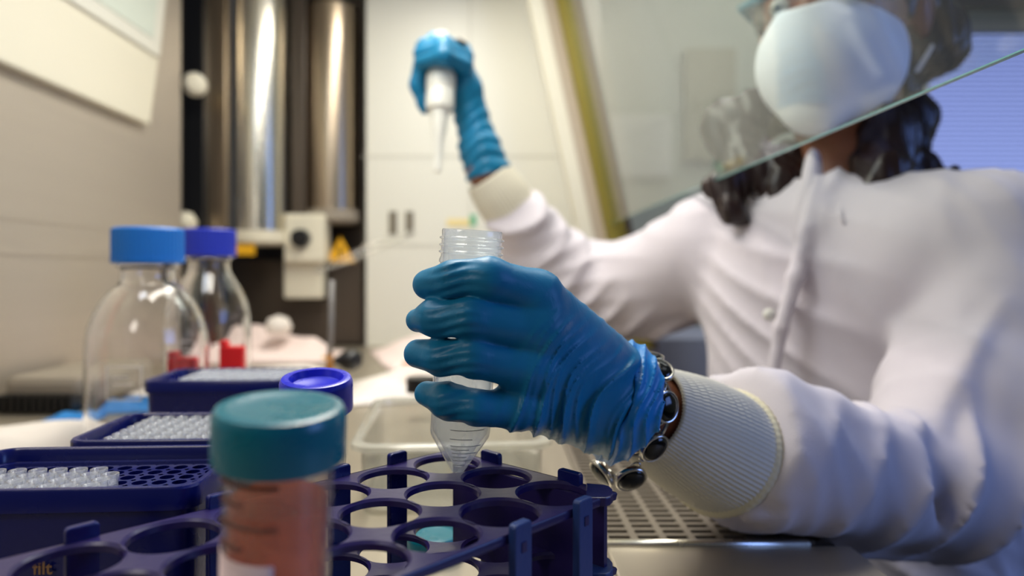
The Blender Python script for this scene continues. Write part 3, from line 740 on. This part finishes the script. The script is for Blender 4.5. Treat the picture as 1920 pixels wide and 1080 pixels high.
for k, z in enumerate((0.005, 0.0075, 0.0095, 0.0115, 0.0135, 0.0155, 0.019, 0.023, 0.027)):
    r = (0.0036+(0.01365-0.0036)*(z-0.0012)/(0.0175-0.0012) if z < 0.0175 else 0.01395)+0.0002
    pts = [(r*math.cos(a), r*math.sin(a), z) for a in [(-2.9+0.09*q) for q in range(14 if k % 2 else 9)]]
    tube(pts, 0.00018, 6, bm)
obj('graduation_marks', bm, mat('grey_print', srgb(150, 150, 148), 0.6), held)
# teal capped tube standing in the rack
p0, p1 = Vector((-0.0640, 0.1890, ZS+0.004)), P(526, 764, 0.1775)
M = axis_matrix(p0, p1); L_t = (p1-p0).length
tt = empty('conical_tube', 'teal capped tube of salmon liquid standing in the rack, nearest the camera', 'tube', M.to_translation(), M.to_euler())
obj('tube_wall', tube_wall(L_t-0.002, 0.0144, 0.0175, 0.003, False), clear('clear_tube_wall', (.97, .95, .93, 1), 0.12, (.85, .78, .72, 1), 0.1), tt, auto=35)
obj('liquid', lathe([(0, 0.003), (0.0035, 0.004), (0.0128, 0.019), (0.0129, L_t*0.80), (0, L_t*0.80)], 48), M_liquid, tt, auto=35)
obj('screw_cap', xform(cap_bm(0.0173, 0.0142, False, 0.0006), Matrix.Translation((0, 0, L_t-0.0135))), M_teal, tt, auto=35)
bm = bmesh.new()  # label wrapped on the side facing the camera
rr = 0.01455
q = M.inverted().to_3x3() @ Vector((0.05, -1, 0)); a0 = math.atan2(q.y, q.x)
rows = [[bm.verts.new((rr*math.cos(a0+t_), rr*math.sin(a0+t_), z)) for t_ in [(-1.35+k*0.13) for k in range(13)]] for z in (L_t*0.22, L_t*0.71)]
for k in range(12): bm.faces.new((rows[0][k], rows[0][k+1], rows[1][k+1], rows[1][k]))
lb = obj('label', bm, mat('pale_label', srgb(232, 204, 200), 0.6), tt, True); md = lb.modifiers.new('t', 'SOLIDIFY'); md.thickness = 0.0002
bm = bmesh.new()
for k, f in enumerate((0.74, 0.785, 0.83, 0.87)):
    pts = [(rr*math.cos(a0+t_), rr*math.sin(a0+t_), L_t*f) for t_ in [(-0.95+q_*0.11) for q_ in range(12 if k % 2 else 6)]]
    tube(pts, 0.0006, 6, bm)
obj('graduation_marks', bm, mat('brown_print', srgb(110, 66, 50), 0.6), tt)
# blue capped tube
p = P(594, 712, 0.322)
bt = empty('conical_tube', 'blue capped tube standing just behind the teal capped one', 'tube', (p.x, 0.322, ZS), (0, 0, 0))
Lb = p.z-ZS
obj('tube_wall', tube_wall(Lb-0.002, 0.0138, 0.0165, 0.003, False), M_clear, bt, auto=35)
obj('base_skirt', lathe([(0.0125, 0.0), (0.0136, 0), (0.0136, 0.018), (0.0128, 0.018)], 40), M_clear, bt, auto=35)
c_ = obj('screw_cap', cap_bm(0.0172, 0.0160, False, 0.0034), M_bluecap, bt, auto=35); c_.location = (0, 0, Lb-0.0140); c_.rotation_euler = (0.16, 0.03, 0)
# loose teal cap behind the rack
t = obj('loose_cap', cap_bm(0.0170, 0.013), M_teal, None, auto=35, loc=(-0.036, 0.392, ZS)); tag(t, 'loose teal cap on the bench, seen through the rack holes', 'cap')

# ================================================================== PERSON
person = empty('person', 'person in a white lab coat, face mask and blue gloves filling a tube', 'person', (0, 0, 0))
# ---- key joints
LW = P(1222, 775, 0.362); LE = P(1765, 905, 0.490); LS = P(1850, 450, 0.585)
RW = P(908, 318, 0.983); RE = P(1135, 548, 1.03); RS = P(1350, 470, 0.85)
HC = P(1572, 30, 0.735)                    # head centre
FD = Vector((-0.66, -0.70, -0.20)).normalized(); SD = FD.cross(Vector((0, 0, 1))).normalized(); UD = SD.cross(FD).normalized()
hp = lambda f, s, q: HC+FD*f+SD*s+UD*q
Rm = [[SD[i], FD[i], UD[i]] for i in range(3)]
# ---- body: head, neck, torso, arms as one surface
g = Grid((-0.09, 0.30, -0.34), (0.62, 1.12, 0.42), 0.0052)
f = g.ell(hp(-0.012, 0, 0.030), (0.077, 0.098, 0.088), Rm)                    # cranium
f = smin(f, g.ell(hp(0.022, 0, -0.030), (0.062, 0.074, 0.080), Rm), 0.03)      # face
f = smin(f, g.ell(hp(0.050, 0, -0.090), (0.034, 0.034, 0.026), Rm), 0.03)      # chin
f = smin(f, g.cap(hp(0.090, 0, 0.006), hp(0.112, 0, -0.030), 0.007, 0.012), 0.012)   # nose
for s in (-1, 1):
    f = smin(f, g.ell(hp(-0.005, s*0.078, -0.012), (0.010, 0.018, 0.031), Rm), 0.006) # ears
    f = smax(f, -g.ell(hp(0.100, s*0.032, 0.010), (0.018, 0.012, 0.011), Rm), 0.012)  # eye sockets
f = smin(f, g.cap(hp(0.090, -0.018, -0.062), hp(0.090, 0.018, -0.062), 0.0055, 0.0055), 0.004)  # lips
nk0 = hp(-0.02, 0, -0.07); nk1 = P(1590, 420, 0.74)
f = smin(f, g.cap(nk0, nk1, 0.052, 0.060), 0.025)
f = smin(f, g.cap(RS, LS, 0.042, 0.042), 0.03)
f = smin(f, g.cap(P(1585, 560, 0.77), P(1600, 900, 0.76), 0.085, 0.085), 0.04)
f = smin(f, g.chain([LS, LE, P(1620, 890, 0.46), P(1480, 866, 0.433), P(1352, 846, 0.403), LW, P(1100, 700, 0.333)], [0.036, 0.026, 0.026, 0.026, 0.0240, 0.0205, 0.015], 0.004), 0.004)
f = smin(f, g.chain([RS, RE, RW, P(885, 225, 0.985)], [0.040, 0.032, 0.026, 0.020], 0.01), 0.02)
implicit('body', g, f, M_skin, person)
for s in (-1, 1):
    e = bmesh.new(); bmesh.ops.create_uvsphere(e, u_segments=20, v_segments=14, radius=0.0115); ey = obj('eye', e, mat('eye_white', srgb(235, 232, 226), 0.15), person, True, loc=hp(0.082, s*0.032, 0.010))
    e = bmesh.new(); bmesh.ops.create_uvsphere(e, u_segments=16, v_segments=10, radius=0.0055); o_ = obj('iris', e, mat('brown_iris', srgb(50, 30, 18), 0.1), ey, True, loc=FD*0.0072)
# ---- face mask
g = Grid(hp(0, 0, 0)-Vector((.17, .17, .16)), hp(0, 0, 0)+Vector((.14, .14, .08)), 0.0026)
msk = g.ell(hp(0.035, 0, -0.052), (0.072, 0.092, 0.070), Rm)
msk = smin(msk, g.ell(hp(0.085, 0, -0.050), (0.046, 0.048, 0.052), Rm), 0.03)
msk = smin(msk, g.cap(hp(0.10, 0, -0.005), hp(0.105, 0, -0.100), 0.018, 0.022), 0.03)
inner = msk+0.0055
msk = smax(msk, -inner, 0.001)
msk = smax(msk, -g.plane(hp(0.020, 0, 0), FD), 0.002)
msk = smax(msk, g.plane(hp(0.09, 0, 0.006), UD+FD*0.15), 0.004)
ql = (g.X-HC.x)*UD[0]+(g.Y-HC.y)*UD[1]+(g.Z-HC.z)*UD[2]
mk = implicit('face_mask', g, msk, M_mask, person, 2)
for s in (-1, 1):
    obj('ear_loop', tube([hp(0.025, s*0.074, 0.0), hp(-0.01, s*0.088, 0.012), hp(-0.028, s*0.088, -0.01), hp(-0.01, s*0.088, -0.045), hp(0.022, s*0.076, -0.075)], 0.0022), M_mask, mk, True)
# ---- glasses with teal frame
sg = obj('safety_glasses', tube([hp(0.02, -0.086, 0.016), hp(0.085, -0.072, 0.020), hp(0.115, -0.03, 0.022), hp(0.118, 0, 0.020), hp(0.115, 0.03, 0.022), hp(0.085, 0.072, 0.020), hp(0.02, 0.086, 0.016), hp(-0.04, 0.086, 0.018)], 0.0045), mat('teal_frame', srgb(40, 120, 140), 0.3), person, True)
bm = bmesh.new(); ra, rb = [], []
for k in range(17):
    a = -1.2+2.4*k/16; x = 0.075*math.sin(a); fw = 0.020+0.099*math.cos(a*0.9)
    ra.append(bm.verts.new(hp(fw, x, 0.022))); rb.append(bm.verts.new(hp(fw-0.006, x*0.96, -0.006 if abs(x) > 0.012 else 0.008)))
for k in range(16): bm.faces.new((ra[k], ra[k+1], rb[k+1], rb[k]))
ln = obj('lens', bm, M_clear, sg, True); md = ln.modifiers.new('t', 'SOLIDIFY'); md.thickness = 0.0015
# ---- hair
g = Grid((0.20, 0.50, -0.02), (0.56, 0.90, 0.42), 0.0028)
h = g.ell(hp(-0.022, 0, 0.036), (0.092, 0.106, 0.100), Rm)
h = smax(h, -g.ell(hp(0.075, 0, -0.045), (0.072, 0.105, 0.105), Rm), 0.012)
def lock(pts, rad, k=0.012):
    global h
    h = smin(h, g.chain(pts, rad, 0.02), k)
s_ = 1
lock([hp(-0.03, 0.070, 0.02), hp(-0.04, 0.078, -0.05), P(1705, 220, 0.74), P(1690, 350, 0.70)], [0.026, 0.026, 0.024, 0.026])
lock([P(1690, 345, 0.70), P(1752, 358, 0.685), P(1788, 325, 0.68)], [0.018, 0.012, 0.004])
lock([P(1700, 320, 0.70), P(1650, 365, 0.68), P(1585, 392, 0.675)], [0.022, 0.017, 0.006])
lock([hp(-0.03, 0.062, -0.03), P(1665, 250, 0.69), P(1655, 320, 0.662), P(1605, 385, 0.645)], [0.026, 0.024, 0.022, 0.008])
lock([hp(-0.03, -0.070, 0.02), hp(-0.04, -0.080, -0.05), P(1372, 235, 0.80), P(1410, 320, 0.75)], [0.026, 0.030, 0.030, 0.026])
lock([P(1400, 300, 0.76), P(1362, 345, 0.74), P(1375, 395, 0.725), P(1402, 418, 0.72)], [0.020, 0.016, 0.009, 0.004])
lock([P(1430, 320, 0.75), P(1470, 360, 0.73), P(1440, 405, 0.715)], [0.024, 0.020, 0.006])
lock([P(1480, 300, 0.76), P(1508, 345, 0.735), P(1480, 395, 0.715)], [0.020, 0.014, 0.006])
lock([P(1360, 320, 0.77), P(1338, 352, 0.75), P(1362, 376, 0.74)], [0.010, 0.008, 0.004])
h = h+g.noise(150, 4, 0.0026, (1, 1, .3))+g.noise(420, 9, 0.0022, (1, 1, .25))
implicit('hair', g, h, M_hair, person, 1)

# ---- lab coat (torso + both sleeves)
LC1 = P(1338, 842, 0.398)                  # end of left knit cuff
RC1 = P(955, 392, 0.995)
g = Grid((-0.04, 0.34, -0.44), (0.68, 1.16, 0.20), 0.0042)
tor = g.chain([P(1405, 505, 0.83), P(1560, 470, 0.74), P(1760, 500, 0.62)], [0.078, 0.092, 0.085], 0.04)
tor = smin(tor, g.cap(P(1530, 600, 0.76), P(1545, 1150, 0.76), 0.118, 0.125), 0.05)
tor = smin(tor, g.cap(P(1690, 640, 0.70), P(1690, 1150, 0.70), 0.118, 0.112), 0.05)
tor = smin(tor, g.cap(P(1600, 380, 0.745), P(1590, 440, 0.74), 0.052, 0.08), 0.04)
sl = g.chain([P(1345, 843, 0.400), P(1405, 842, 0.415), P(1500, 868, 0.437), P(1620, 892, 0.46), LE, P(1830, 760, 0.52), P(1860, 600, 0.555), LS],
             [0.0385, 0.0440, 0.0420, 0.0430, 0.048, 0.052, 0.054, 0.062], 0.02)
sr = g.chain([P(945, 375, 0.990), P(985, 430, 1.0), P(1060, 512, 1.02), RE, P(1240, 528, 0.95), RS], [0.036, 0.046, 0.058, 0.068, 0.074, 0.078], 0.02)
X, Y, Z = g.X, g.Y, g.Z
# folds: long soft waves across each sleeve + hand-set ridges
def folds(dirv, k, seed, warp=2.4, sharp=1.6, wk=16):
    ph = (X*dirv[0]+Y*dirv[1]+Z*dirv[2])*np.float32(k)+g.noise(wk, seed, warp)
    msk_ = np.clip(0.55+g.noise(18, seed+1, 0.6), 0, 1)
    return ((1-np.abs(np.sin(ph)))**np.float32(sharp)-0.3)*msk_
sl = sl-0.0080*folds((0.72, 0.2, -0.62), 80, 61)-0.0040*folds((0.9, 0.3, 0.3), 130, 63)
mx_ = np.exp(-((X-0.148)/0.020)**2); an_ = np.arctan2(Z+0.112, Y-0.415)
sl = sl-(0.0016*mx_*np.sin(an_*38+2*np.sin(an_*5))).astype(np.float32)
sr = sr-0.0130*folds((0.62, 0.2, -0.75), 75, 71)-0.0060*folds((0.3, 0.2, -0.9), 120, 73)
tor = tor-0.0100*folds((0.85, -0.45, 0.22), 55, 81, 4.0)-0.0060*folds((0.6, -0.3, 0.8), 95, 83)
def creased(fat, A, B, n1, n2, k=0.005):
    """cut a fat limb by two planes that meet in the crease line A-B"""
    e = (B-A).normalized()
    for n_ in (n1, n2):
        n_ = Vector(n_); n_ = (n_-e*n_.dot(e)).normalized(); fat = smax(fat, g.plane(A, n_), k)
    return fat
fl_ = creased(g.chain([P(1450, 862, .437), P(1590, 888, .462), P(1700, 905, .480)], [.050, .054, .054], .01), P(1440, 768, .399), P(1712, 848, .440), (0.1, .40, .92), (0.0, -.97, -.10))
up_ = creased(g.chain([P(1775, 880, .495), P(1835, 760, .525), P(1865, 600, .56)], [.062, .070, .066], .01), P(1868, 585, .502), P(1716, 838, .442), (-.85, -.25, .45), (.35, -.93, .0))
wv_ = 0.0035*folds((0.9, 0.3, 0.3), 90, 91)
sl = smin(sl, fl_-wv_, 0.010); sl = smin(sl, up_-wv_, 0.008)
coat = smin(smin(tor, sl, 0.012), sr, 0.018)
def ridge(pts, rad, k=0.012):
    global coat
    coat = smin(coat, g.chain(pts, rad, 0.006), k)
def groove(pts, rad, k=0.012):
    global coat
    coat = smax(coat, -g.chain(pts, rad, 0.006), k)
# armpit and elbow folds (left sleeve), gathered puff by the cuff
ridge([P(1440, 735, 0.415), P(1560, 780, 0.43), P(1690, 850, 0.44)], [0.010, 0.010, 0.004], 0.02)
groove([P(1300, 950, 0.375), P(1400, 985, 0.39)], [0.003, 0.004], 0.01)
groove([P(1760, 830, 0.435), P(1775, 900, 0.425), P(1760, 960, 0.44)], [0.007, 0.009, 0.004], 0.016)
# placket: overlapping front edge
pl = [P(1528, 330, 0.665), P(1510, 430, 0.640), P(1490, 520, 0.632), P(1462, 620, 0.630), P(1440, 760, 0.630)]
ridge([p+Vector((0.004, 0.008, 0)) for p in pl], [0.004, 0.007, 0.008, 0.007, 0.006], 0.014)
# neck opening
coat = smax(coat, -g.cap(hp(-0.02, 0, -0.05), P(1578, 360, 0.725), 0.066, 0.056), 0.01)
coat = smax(coat, -g.cap(P(1562, 250, 0.62), P(1560, 345, 0.640), 0.032, 0.012), 0.01)
# hollow cuff mouths
dl = (P(1345, 843, 0.400)-LW).normalized(); coat = smax(coat, -g.plane(P(1350, 846, 0.402), dl), 0.002)
dr = (RE-RW).normalized(); coat = smax(coat, -g.plane(RC1-dr*0.012, dr), 0.002)
# keep the coat clear of the cabinet lip
coat = smax(coat, -smax(X-np.float32(0.214), ZS-0.002-Z if False else Z-np.float32(ZS+0.001), 0.004), 0.004)
cobj = implicit('lab_coat', g, coat, M_coat, person, 3)
# collar flaps
def sheet(name, rows, m, parent, th=0.003):
    bm = bmesh.new(); V = [[bm.verts.new(p) for p in r] for r in rows]
    for a, b in zip(V, V[1:]):
        for k in range(len(a)-1): bm.faces.new((a[k], a[k+1], b[k+1], b[k]))
    o = obj(name, bm, m, parent, True); sd = o.modifiers.new('s', 'SUBSURF'); sd.levels = sd.render_levels = 2
    md = o.modifiers.new('t', 'SOLIDIFY'); md.thickness = th; md.offset = 0; return o
sheet('collar', [[P(1512, 285, 0.700), P(1500, 360, 0.668), P(1478, 440, 0.668)], [P(1528, 275, 0.690), P(1520, 370, 0.652), P(1506, 480, 0.655)], [P(1542, 300, 0.690), P(1540, 380, 0.662), P(1524, 470, 0.665)]], M_coat, cobj)
sheet('collar', [[P(1660, 300, 0.70), P(1625, 350, 0.665), P(1560, 385, 0.640)], [P(1690, 330, 0.69), P(1650, 385, 0.650), P(1580, 415, 0.622)], [P(1700, 350, 0.69), P(1660, 410, 0.655), P(1590, 440, 0.628)]], M_coat, cobj)
for px, py in ((1442, 590), (1430, 700)):
    q = P(px, py, 0.628); bb = obj('snap_button', xform(lathe([(0, 0), (0.006, 0), (0.006, 0.0015), (0, 0.002)], 20), Matrix.Rotation(PI/2, 4, 'X')), M_pip, cobj, True, loc=q)

# ---- knit cuffs: ribbed tapered tubes
def knit(a, b, ra, rb, name, flat=(1.0, 1.0), ribs=52, bulge=0.003, th=0.0018):
    a, b = Vector(a), Vector(b); M = axis_matrix(a, b); L = (b-a).length; n = 26; seg = ribs*5
    bm = bmesh.new(); prof = []
    for k in range(n+1): s = k/n; prof.append((ra+(rb-ra)*s**1.1+bulge*math.sin(PI*s)+0.0003*math.sin(s*90), L*s))
    prof = [(ra-th, 0.002)]+prof+[(rb-th, L)]
    lathe(prof, seg, bm, fn=lambda an, r, z: r*(1+(1.0/ribs)*0.9*math.cos(an*ribs)))
    return obj(name, xform(bm, M), M_knit, person, True)
knit(P(1206, 768, 0.3580), P(1352, 846, 0.403), 0.0246, 0.0370, 'knit_cuff', ribs=84)
d_ = 0.0
bm = bmesh.new(); M = axis_matrix(P(1206, 768, 0.358), P(1352, 846, 0.403)); Lc = (P(1352, 846, 0.403)-P(1206, 768, 0.358)).length
lathe([(0.0365, Lc-0.006), (0.0388, Lc-0.004), (0.0392, Lc-0.001), (0.0368, Lc+0.001)], 200, bm, fn=lambda a, r, z: r*(1+0.006*math.cos(a*60)))
obj('cuff_seam', xform(bm, M), mat('yellowed_seam', srgb(222, 214, 184), 0.9), person, True)
knit(P(915, 330, 0.983), P(960, 398, 0.997), 0.0350, 0.0400, 'knit_cuff', ribs=44)

# ---- gloves
def px2m(px, d): return px/F_PX*d
g = Grid((-0.046, 0.262, -0.096), (0.092, 0.392, 0.010), 0.00085)
idx = g.chain([P(801, 533, 0.2915), P(850, 522, 0.2835), P(918, 523, 0.2815), P(1004, 552, 0.2925)], [0.0066, 0.0079, 0.0089, 0.0106], 0.003)
mid = g.chain([P(784, 601, 0.2935), P(815, 596, 0.2870), P(882, 597, 0.2805), P(1008, 618, 0.2905)], [0.0052, 0.0080, 0.0089, 0.0104], 0.003)
rng = g.chain([P(784, 663, 0.2955), P(828, 669, 0.2870), P(888, 670, 0.2820), P(990, 690, 0.2910)], [0.0064, 0.0079, 0.0084, 0.0100], 0.003)
lit = g.chain([P(800, 738, 0.2985), P(840, 752, 0.2905), P(895, 764, 0.2870), P(975, 768, 0.2930)], [0.0056, 0.0076, 0.0073, 0.0090], 0.003)
X, Y, Z = g.X, g.Y, g.Z
# thin stretch folds across the finger backs
for fi, am in ((idx, 1), (mid, 1), (rng, 1), (lit, .6)):
    fi += np.float32(am)*(0.00045*np.sin(Z*1500+3*np.sin(X*160))*np.exp(-((X+0.018)/0.010)**2)).astype(np.float32)
fing = np.minimum(np.minimum(smin(idx, mid, 0.0012), smin(rng, lit, 0.001)), 9)
fing = smin(smin(idx, mid, 0.0012), smin(rng, lit, 0.0010), 0.0012)
palm = g.cap(P(1008, 562, 0.2965), P(1150, 698, 0.343), 0.0120, 0.0170)
palm = smin(palm, g.cap(P(1012, 618, 0.2945), P(1150, 730, 0.340), 0.0130, 0.0180), 0.010)
palm = smin(palm, g.cap(P(992, 690, 0.2945), P(1150, 765, 0.340), 0.0120, 0.0180), 0.010)
palm = smin(palm, g.cap(P(980, 757, 0.2975), P(1145, 795, 0.342), 0.0108, 0.0170), 0.010)
hand = smin(fing, palm, 0.006)
th_ = g.chain([P(1110, 720, 0.362), P(1035, 655, 0.356), P(950, 605, 0.3400), P(885, 575, 0.3345)], [0.0160, 0.0125, 0.0100, 0.0085], 0.004)
hand = smin(hand, th_, 0.008)
hand = smax(hand, -(g.cap(P(858, 884, 0.3105), P(886, 400, 0.3065), 0.0140, 0.0140)), 0.001)
# wrinkles fanning over the back of the hand
px_ = X/Y*F_PX+VX; py_ = VY-Z/Y*F_PX
ux, uy = (px_-1000)/100, (py_-640)/100
wa = 1.2*np.sin(ux*1.3+uy*1.0)+0.8*np.sin(uy*2.1-ux*1.4+1)
ph = 6.6*(0.88*ux+0.50*uy)+wa+0.5*ux*uy; w1 = (1-np.abs(np.sin(ph)))**2.2
ph2 = 12.5*(0.90*ux+0.42*uy)+1.7*wa+0.9*np.sin(ux*3-uy); w2 = (1-np.abs(np.sin(ph2)))**1.6
msk1 = 1/(1+np.exp(-(px_-1010+0.35*(py_-640))/16))
n1 = g.noise(120, 31, 0.5); n3 = g.noise(95, 37, 0.6)
tp_ = np.clip((py_-(530+0.70*(px_-1000)))/32+0.2, 0.2, 1)
hand = hand-(msk1*tp_*(0.0027*np.clip(0.6+n3, 0, 1.2)*(w1-0.2)+0.0016*np.clip(0.5+n1, 0, 1)*(w2-0.2))).astype(np.float32)
# creases where the fingers leave the palm
hand = hand+g.noise(260, 33, 0.00018)
ca, cb = P(1128, 742, 0.338), P(1208, 772, 0.3590)
dcut = (cb-ca).normalized()
hand = smax(hand, g.plane(ca+dcut*0.012, dcut), 0.002)
gl = implicit('glove', g, hand, M_glove, person)
# loose gathered cuff of the glove
g = Grid((0.028, 0.300, -0.115), (0.100, 0.400, -0.030), 0.0009)
X, Y, Z = g.X, g.Y, g.Z
px_ = X/Y*F_PX+VX; py_ = VY-Z/Y*F_PX
cf = g.chain([P(1118, 738, 0.334), P(1150, 748, 0.343), P(1205, 768, 0.357)], [0.0225, 0.0272, 0.0272], 0.008)
cf = smin(cf, g.cap(P(1130, 800, 0.340), P(1150, 830, 0.345), 0.009, 0.0075), 0.012)
cf = smin(cf, g.cap(P(1165, 680, 0.345), P(1195, 690, 0.352), 0.0085, 0.009), 0.010)
cc = cf.copy()
ux, uy = (px_-1160)/100, (py_-750)/100
ph = ux*16+uy*3.5+2.0*np.sin(uy*2.1+ux)+0.8*np.sin(uy*5.1)+Y*60
cf = cf-(0.0018*((1-np.abs(np.sin(ph*0.8)))**1.6-0.3)).astype(np.float32)+g.noise(210, 41, 0.0009)+g.noise(420, 42, 0.0004)
cf = smax(cf, -(cc+0.0028), 0.0008)
cf = smax(cf, g.plane(ca+dcut*0.0165, dcut+Vector((0, -0.12, 0.10))), 0.001)
cf = smax(cf, -g.plane(ca-dcut*0.006, dcut), 0.004)
implicit('glove_cuff', g, cf, M_glovecuff, gl, 1)
# ---- right glove, closed round the pipette
g = Grid((-0.150, 0.86, 0.10), (0.050, 1.05, 0.38), 0.0016)
fs = None
for (a, b, c, r) in (((872, 122, .945), (832, 106, .912), (790, 118, .925), .0105), ((873, 106, .958), (832, 92, .925), (788, 100, .938), .0108),
                     ((868, 95, .972), (832, 84, .940), (790, 88, .952), .0108), ((860, 92, .985), (826, 84, .958), (795, 82, .970), .0100)):
    q = g.chain([P(*a), P(*b), P(*c)], [r*1.15, r*1.1, r*.9], 0.008); fs = q if fs is None else smin(fs, q, 0.0025)
fs = smin(fs, g.chain([P(792, 110, .955), P(785, 160, .960), P(797, 200, .962)], [.012, .0125, .010], .006), 0.004)
pm = g.chain([P(862, 120, .970), P(872, 165, .975), P(885, 222, .982)], [.018, .024, .024], 0.01)
pm = smin(pm, g.cap(P(830, 130, .990), P(848, 180, .992), .020, .018), 0.02)
hd_ = smin(fs, pm, 0.008)
hd_ = smin(hd_, g.chain([P(885, 222, .982), P(900, 280, .984), P(918, 328, .985)], [.024, .030, .0345], .01), 0.01)
hd_ = smin(hd_, g.chain([P(850, 110, .985), P(815, 76, .985), P(797, 84, .975)], [.012, .011, .009], .006), 0.004)   # thumb on the plunger
hd_ = hd_-(0.0012*np.sin((g.Z*1.0-g.X*0.4)*330+2*np.sin(g.X*90))*(1/(1+np.exp((g.Z-0.24)/0.01)))).astype(np.float32)+g.noise(130, 51, 0.0007)
dr = (P(925, 350, .987)-P(890, 240, .983)).normalized()
hd_ = smax(hd_, g.plane(P(917, 328, .985), dr), 0.002)
pp0, pp1 = P(820, 322, .905), P(828, 120, .948)
hd_ = smax(hd_, -g.cap(pp0+(pp1-pp0)*.5, pp1+(pp1-pp0)*.8, .0185, .013), 0.002)
implicit('glove', g, hd_, M_glove, person, 1)
# ---- bracelet on the left wrist
ax = dcut; wc = P(1190, 766, 0.3545); e1 = Vector((0, -1, 0)); e1 = (e1-ax*e1.dot(ax)).normalized(); e2 = ax.cross(e1)
br = obj('bracelet', tube([wc+(e1*math.cos(a)+e2*math.sin(a))*0.0225 for a in [2*PI*k/48 for k in range(48)]], 0.0010, 8, closed=True), M_silver, person, True)
def bead(c, nrm, r=0.0068):
    M = axis_matrix(c, c+nrm)
    b = obj('bezel', xform(lathe([(0, 0), (r, 0), (r*1.08, 0.001), (r*1.08, 0.0032), (r*.98, 0.0036), (r*.92, 0.003), (0, 0.0028)], 32), M), M_silver, br, True)
    obj('stone', xform(lathe([(r*.95, 0.0028), (r*.92, 0.0036), (r*.7, 0.0046), (r*.35, 0.0051), (0, 0.0053)], 32), M), M_stone, b, True)
for px, py, d, nx in ((1243, 762, 0.3350, Vector((.55, -.80, .05))), (1222, 835, 0.3370, Vector((.42, -.80, -.42))), (1180, 892, 0.3450, Vector((.20, -.80, -.55))),
                      (1133, 884, 0.3620, Vector((-.8, -.35, -.5))), (1232, 700, 0.346, Vector((.05, -.55, .8))), (1216, 678, 0.358, Vector((.0, -.1, 1)))):
    bead(P(px, py, d), nx.normalized(), 0.0076 if py < 850 else 0.0078)
pts_ = [P(1216, 678, .356), P(1234, 700, .344), P(1244, 735, .337), P(1243, 762, .3365), P(1234, 800, .3365), P(1222, 834, .3382), P(1200, 866, .345), P(1176, 892, .3515), P(1150, 896, .357), P(1133, 884, .363), P(1120, 862, .372)]
for a, b in zip(pts_, pts_[1:]):
    m_ = (a+b)/2; d_ = (b-a).normalized(); s2 = d_.cross(Vector((0, 1, 0))).normalized()
    L_ = (b-a).length*0.42
    ring = [m_+d_*math.cos(t_)*L_+s2*math.sin(t_)*0.0022 for t_ in [2*PI*k/16 for k in range(16)]]
    obj('chain_link', tube(ring, 0.0007, 6, closed=True), M_silver, br, True)
# ================================================================== PIPETTE in the raised hand
M = axis_matrix(pp0, pp1); Lp = (pp1-pp0).length
pip = empty('micropipette', 'ivory micropipette held upright in the raised gloved hand', 'pipette', pp0, M.to_euler())
obj('disposable_tip', lathe([(0, 0), (0.0045, 0), (0.0080, 0.05), (0.0088, 0.052), (0.0140, 0.096), (0, 0.096)], 28), M_pip, pip, auto=40)
obj('ejector_collar', lathe([(0.011, 0.088), (0.0185, 0.092), (0.0200, 0.100), (0.0200, 0.118), (0.0188, 0.120), (0.0188, 0.124), (0.0205, 0.126), (0.0205, 0.146), (0.017, 0.152), (0, 0.152)], 36), M_pip, pip, auto=40)
obj('handle', lathe([(0.0120, 0.150), (0.0125, 0.16), (0.0125, 0.192), (0.010, 0.198), (0, 0.198)], 32), M_pip, pip, auto=40)
obj('plunger', lathe([(0.006, 0.197), (0.006, 0.203), (0.012, 0.204), (0.012, 0.212), (0, 0.214)], 28), M_pip, pip, auto=40)
obj('finger_hook', tube([(-0.010, 0.004, 0.192), (-0.024, 0.008, 0.198), (-0.034, 0.008, 0.190)], 0.004), M_black, pip, True)
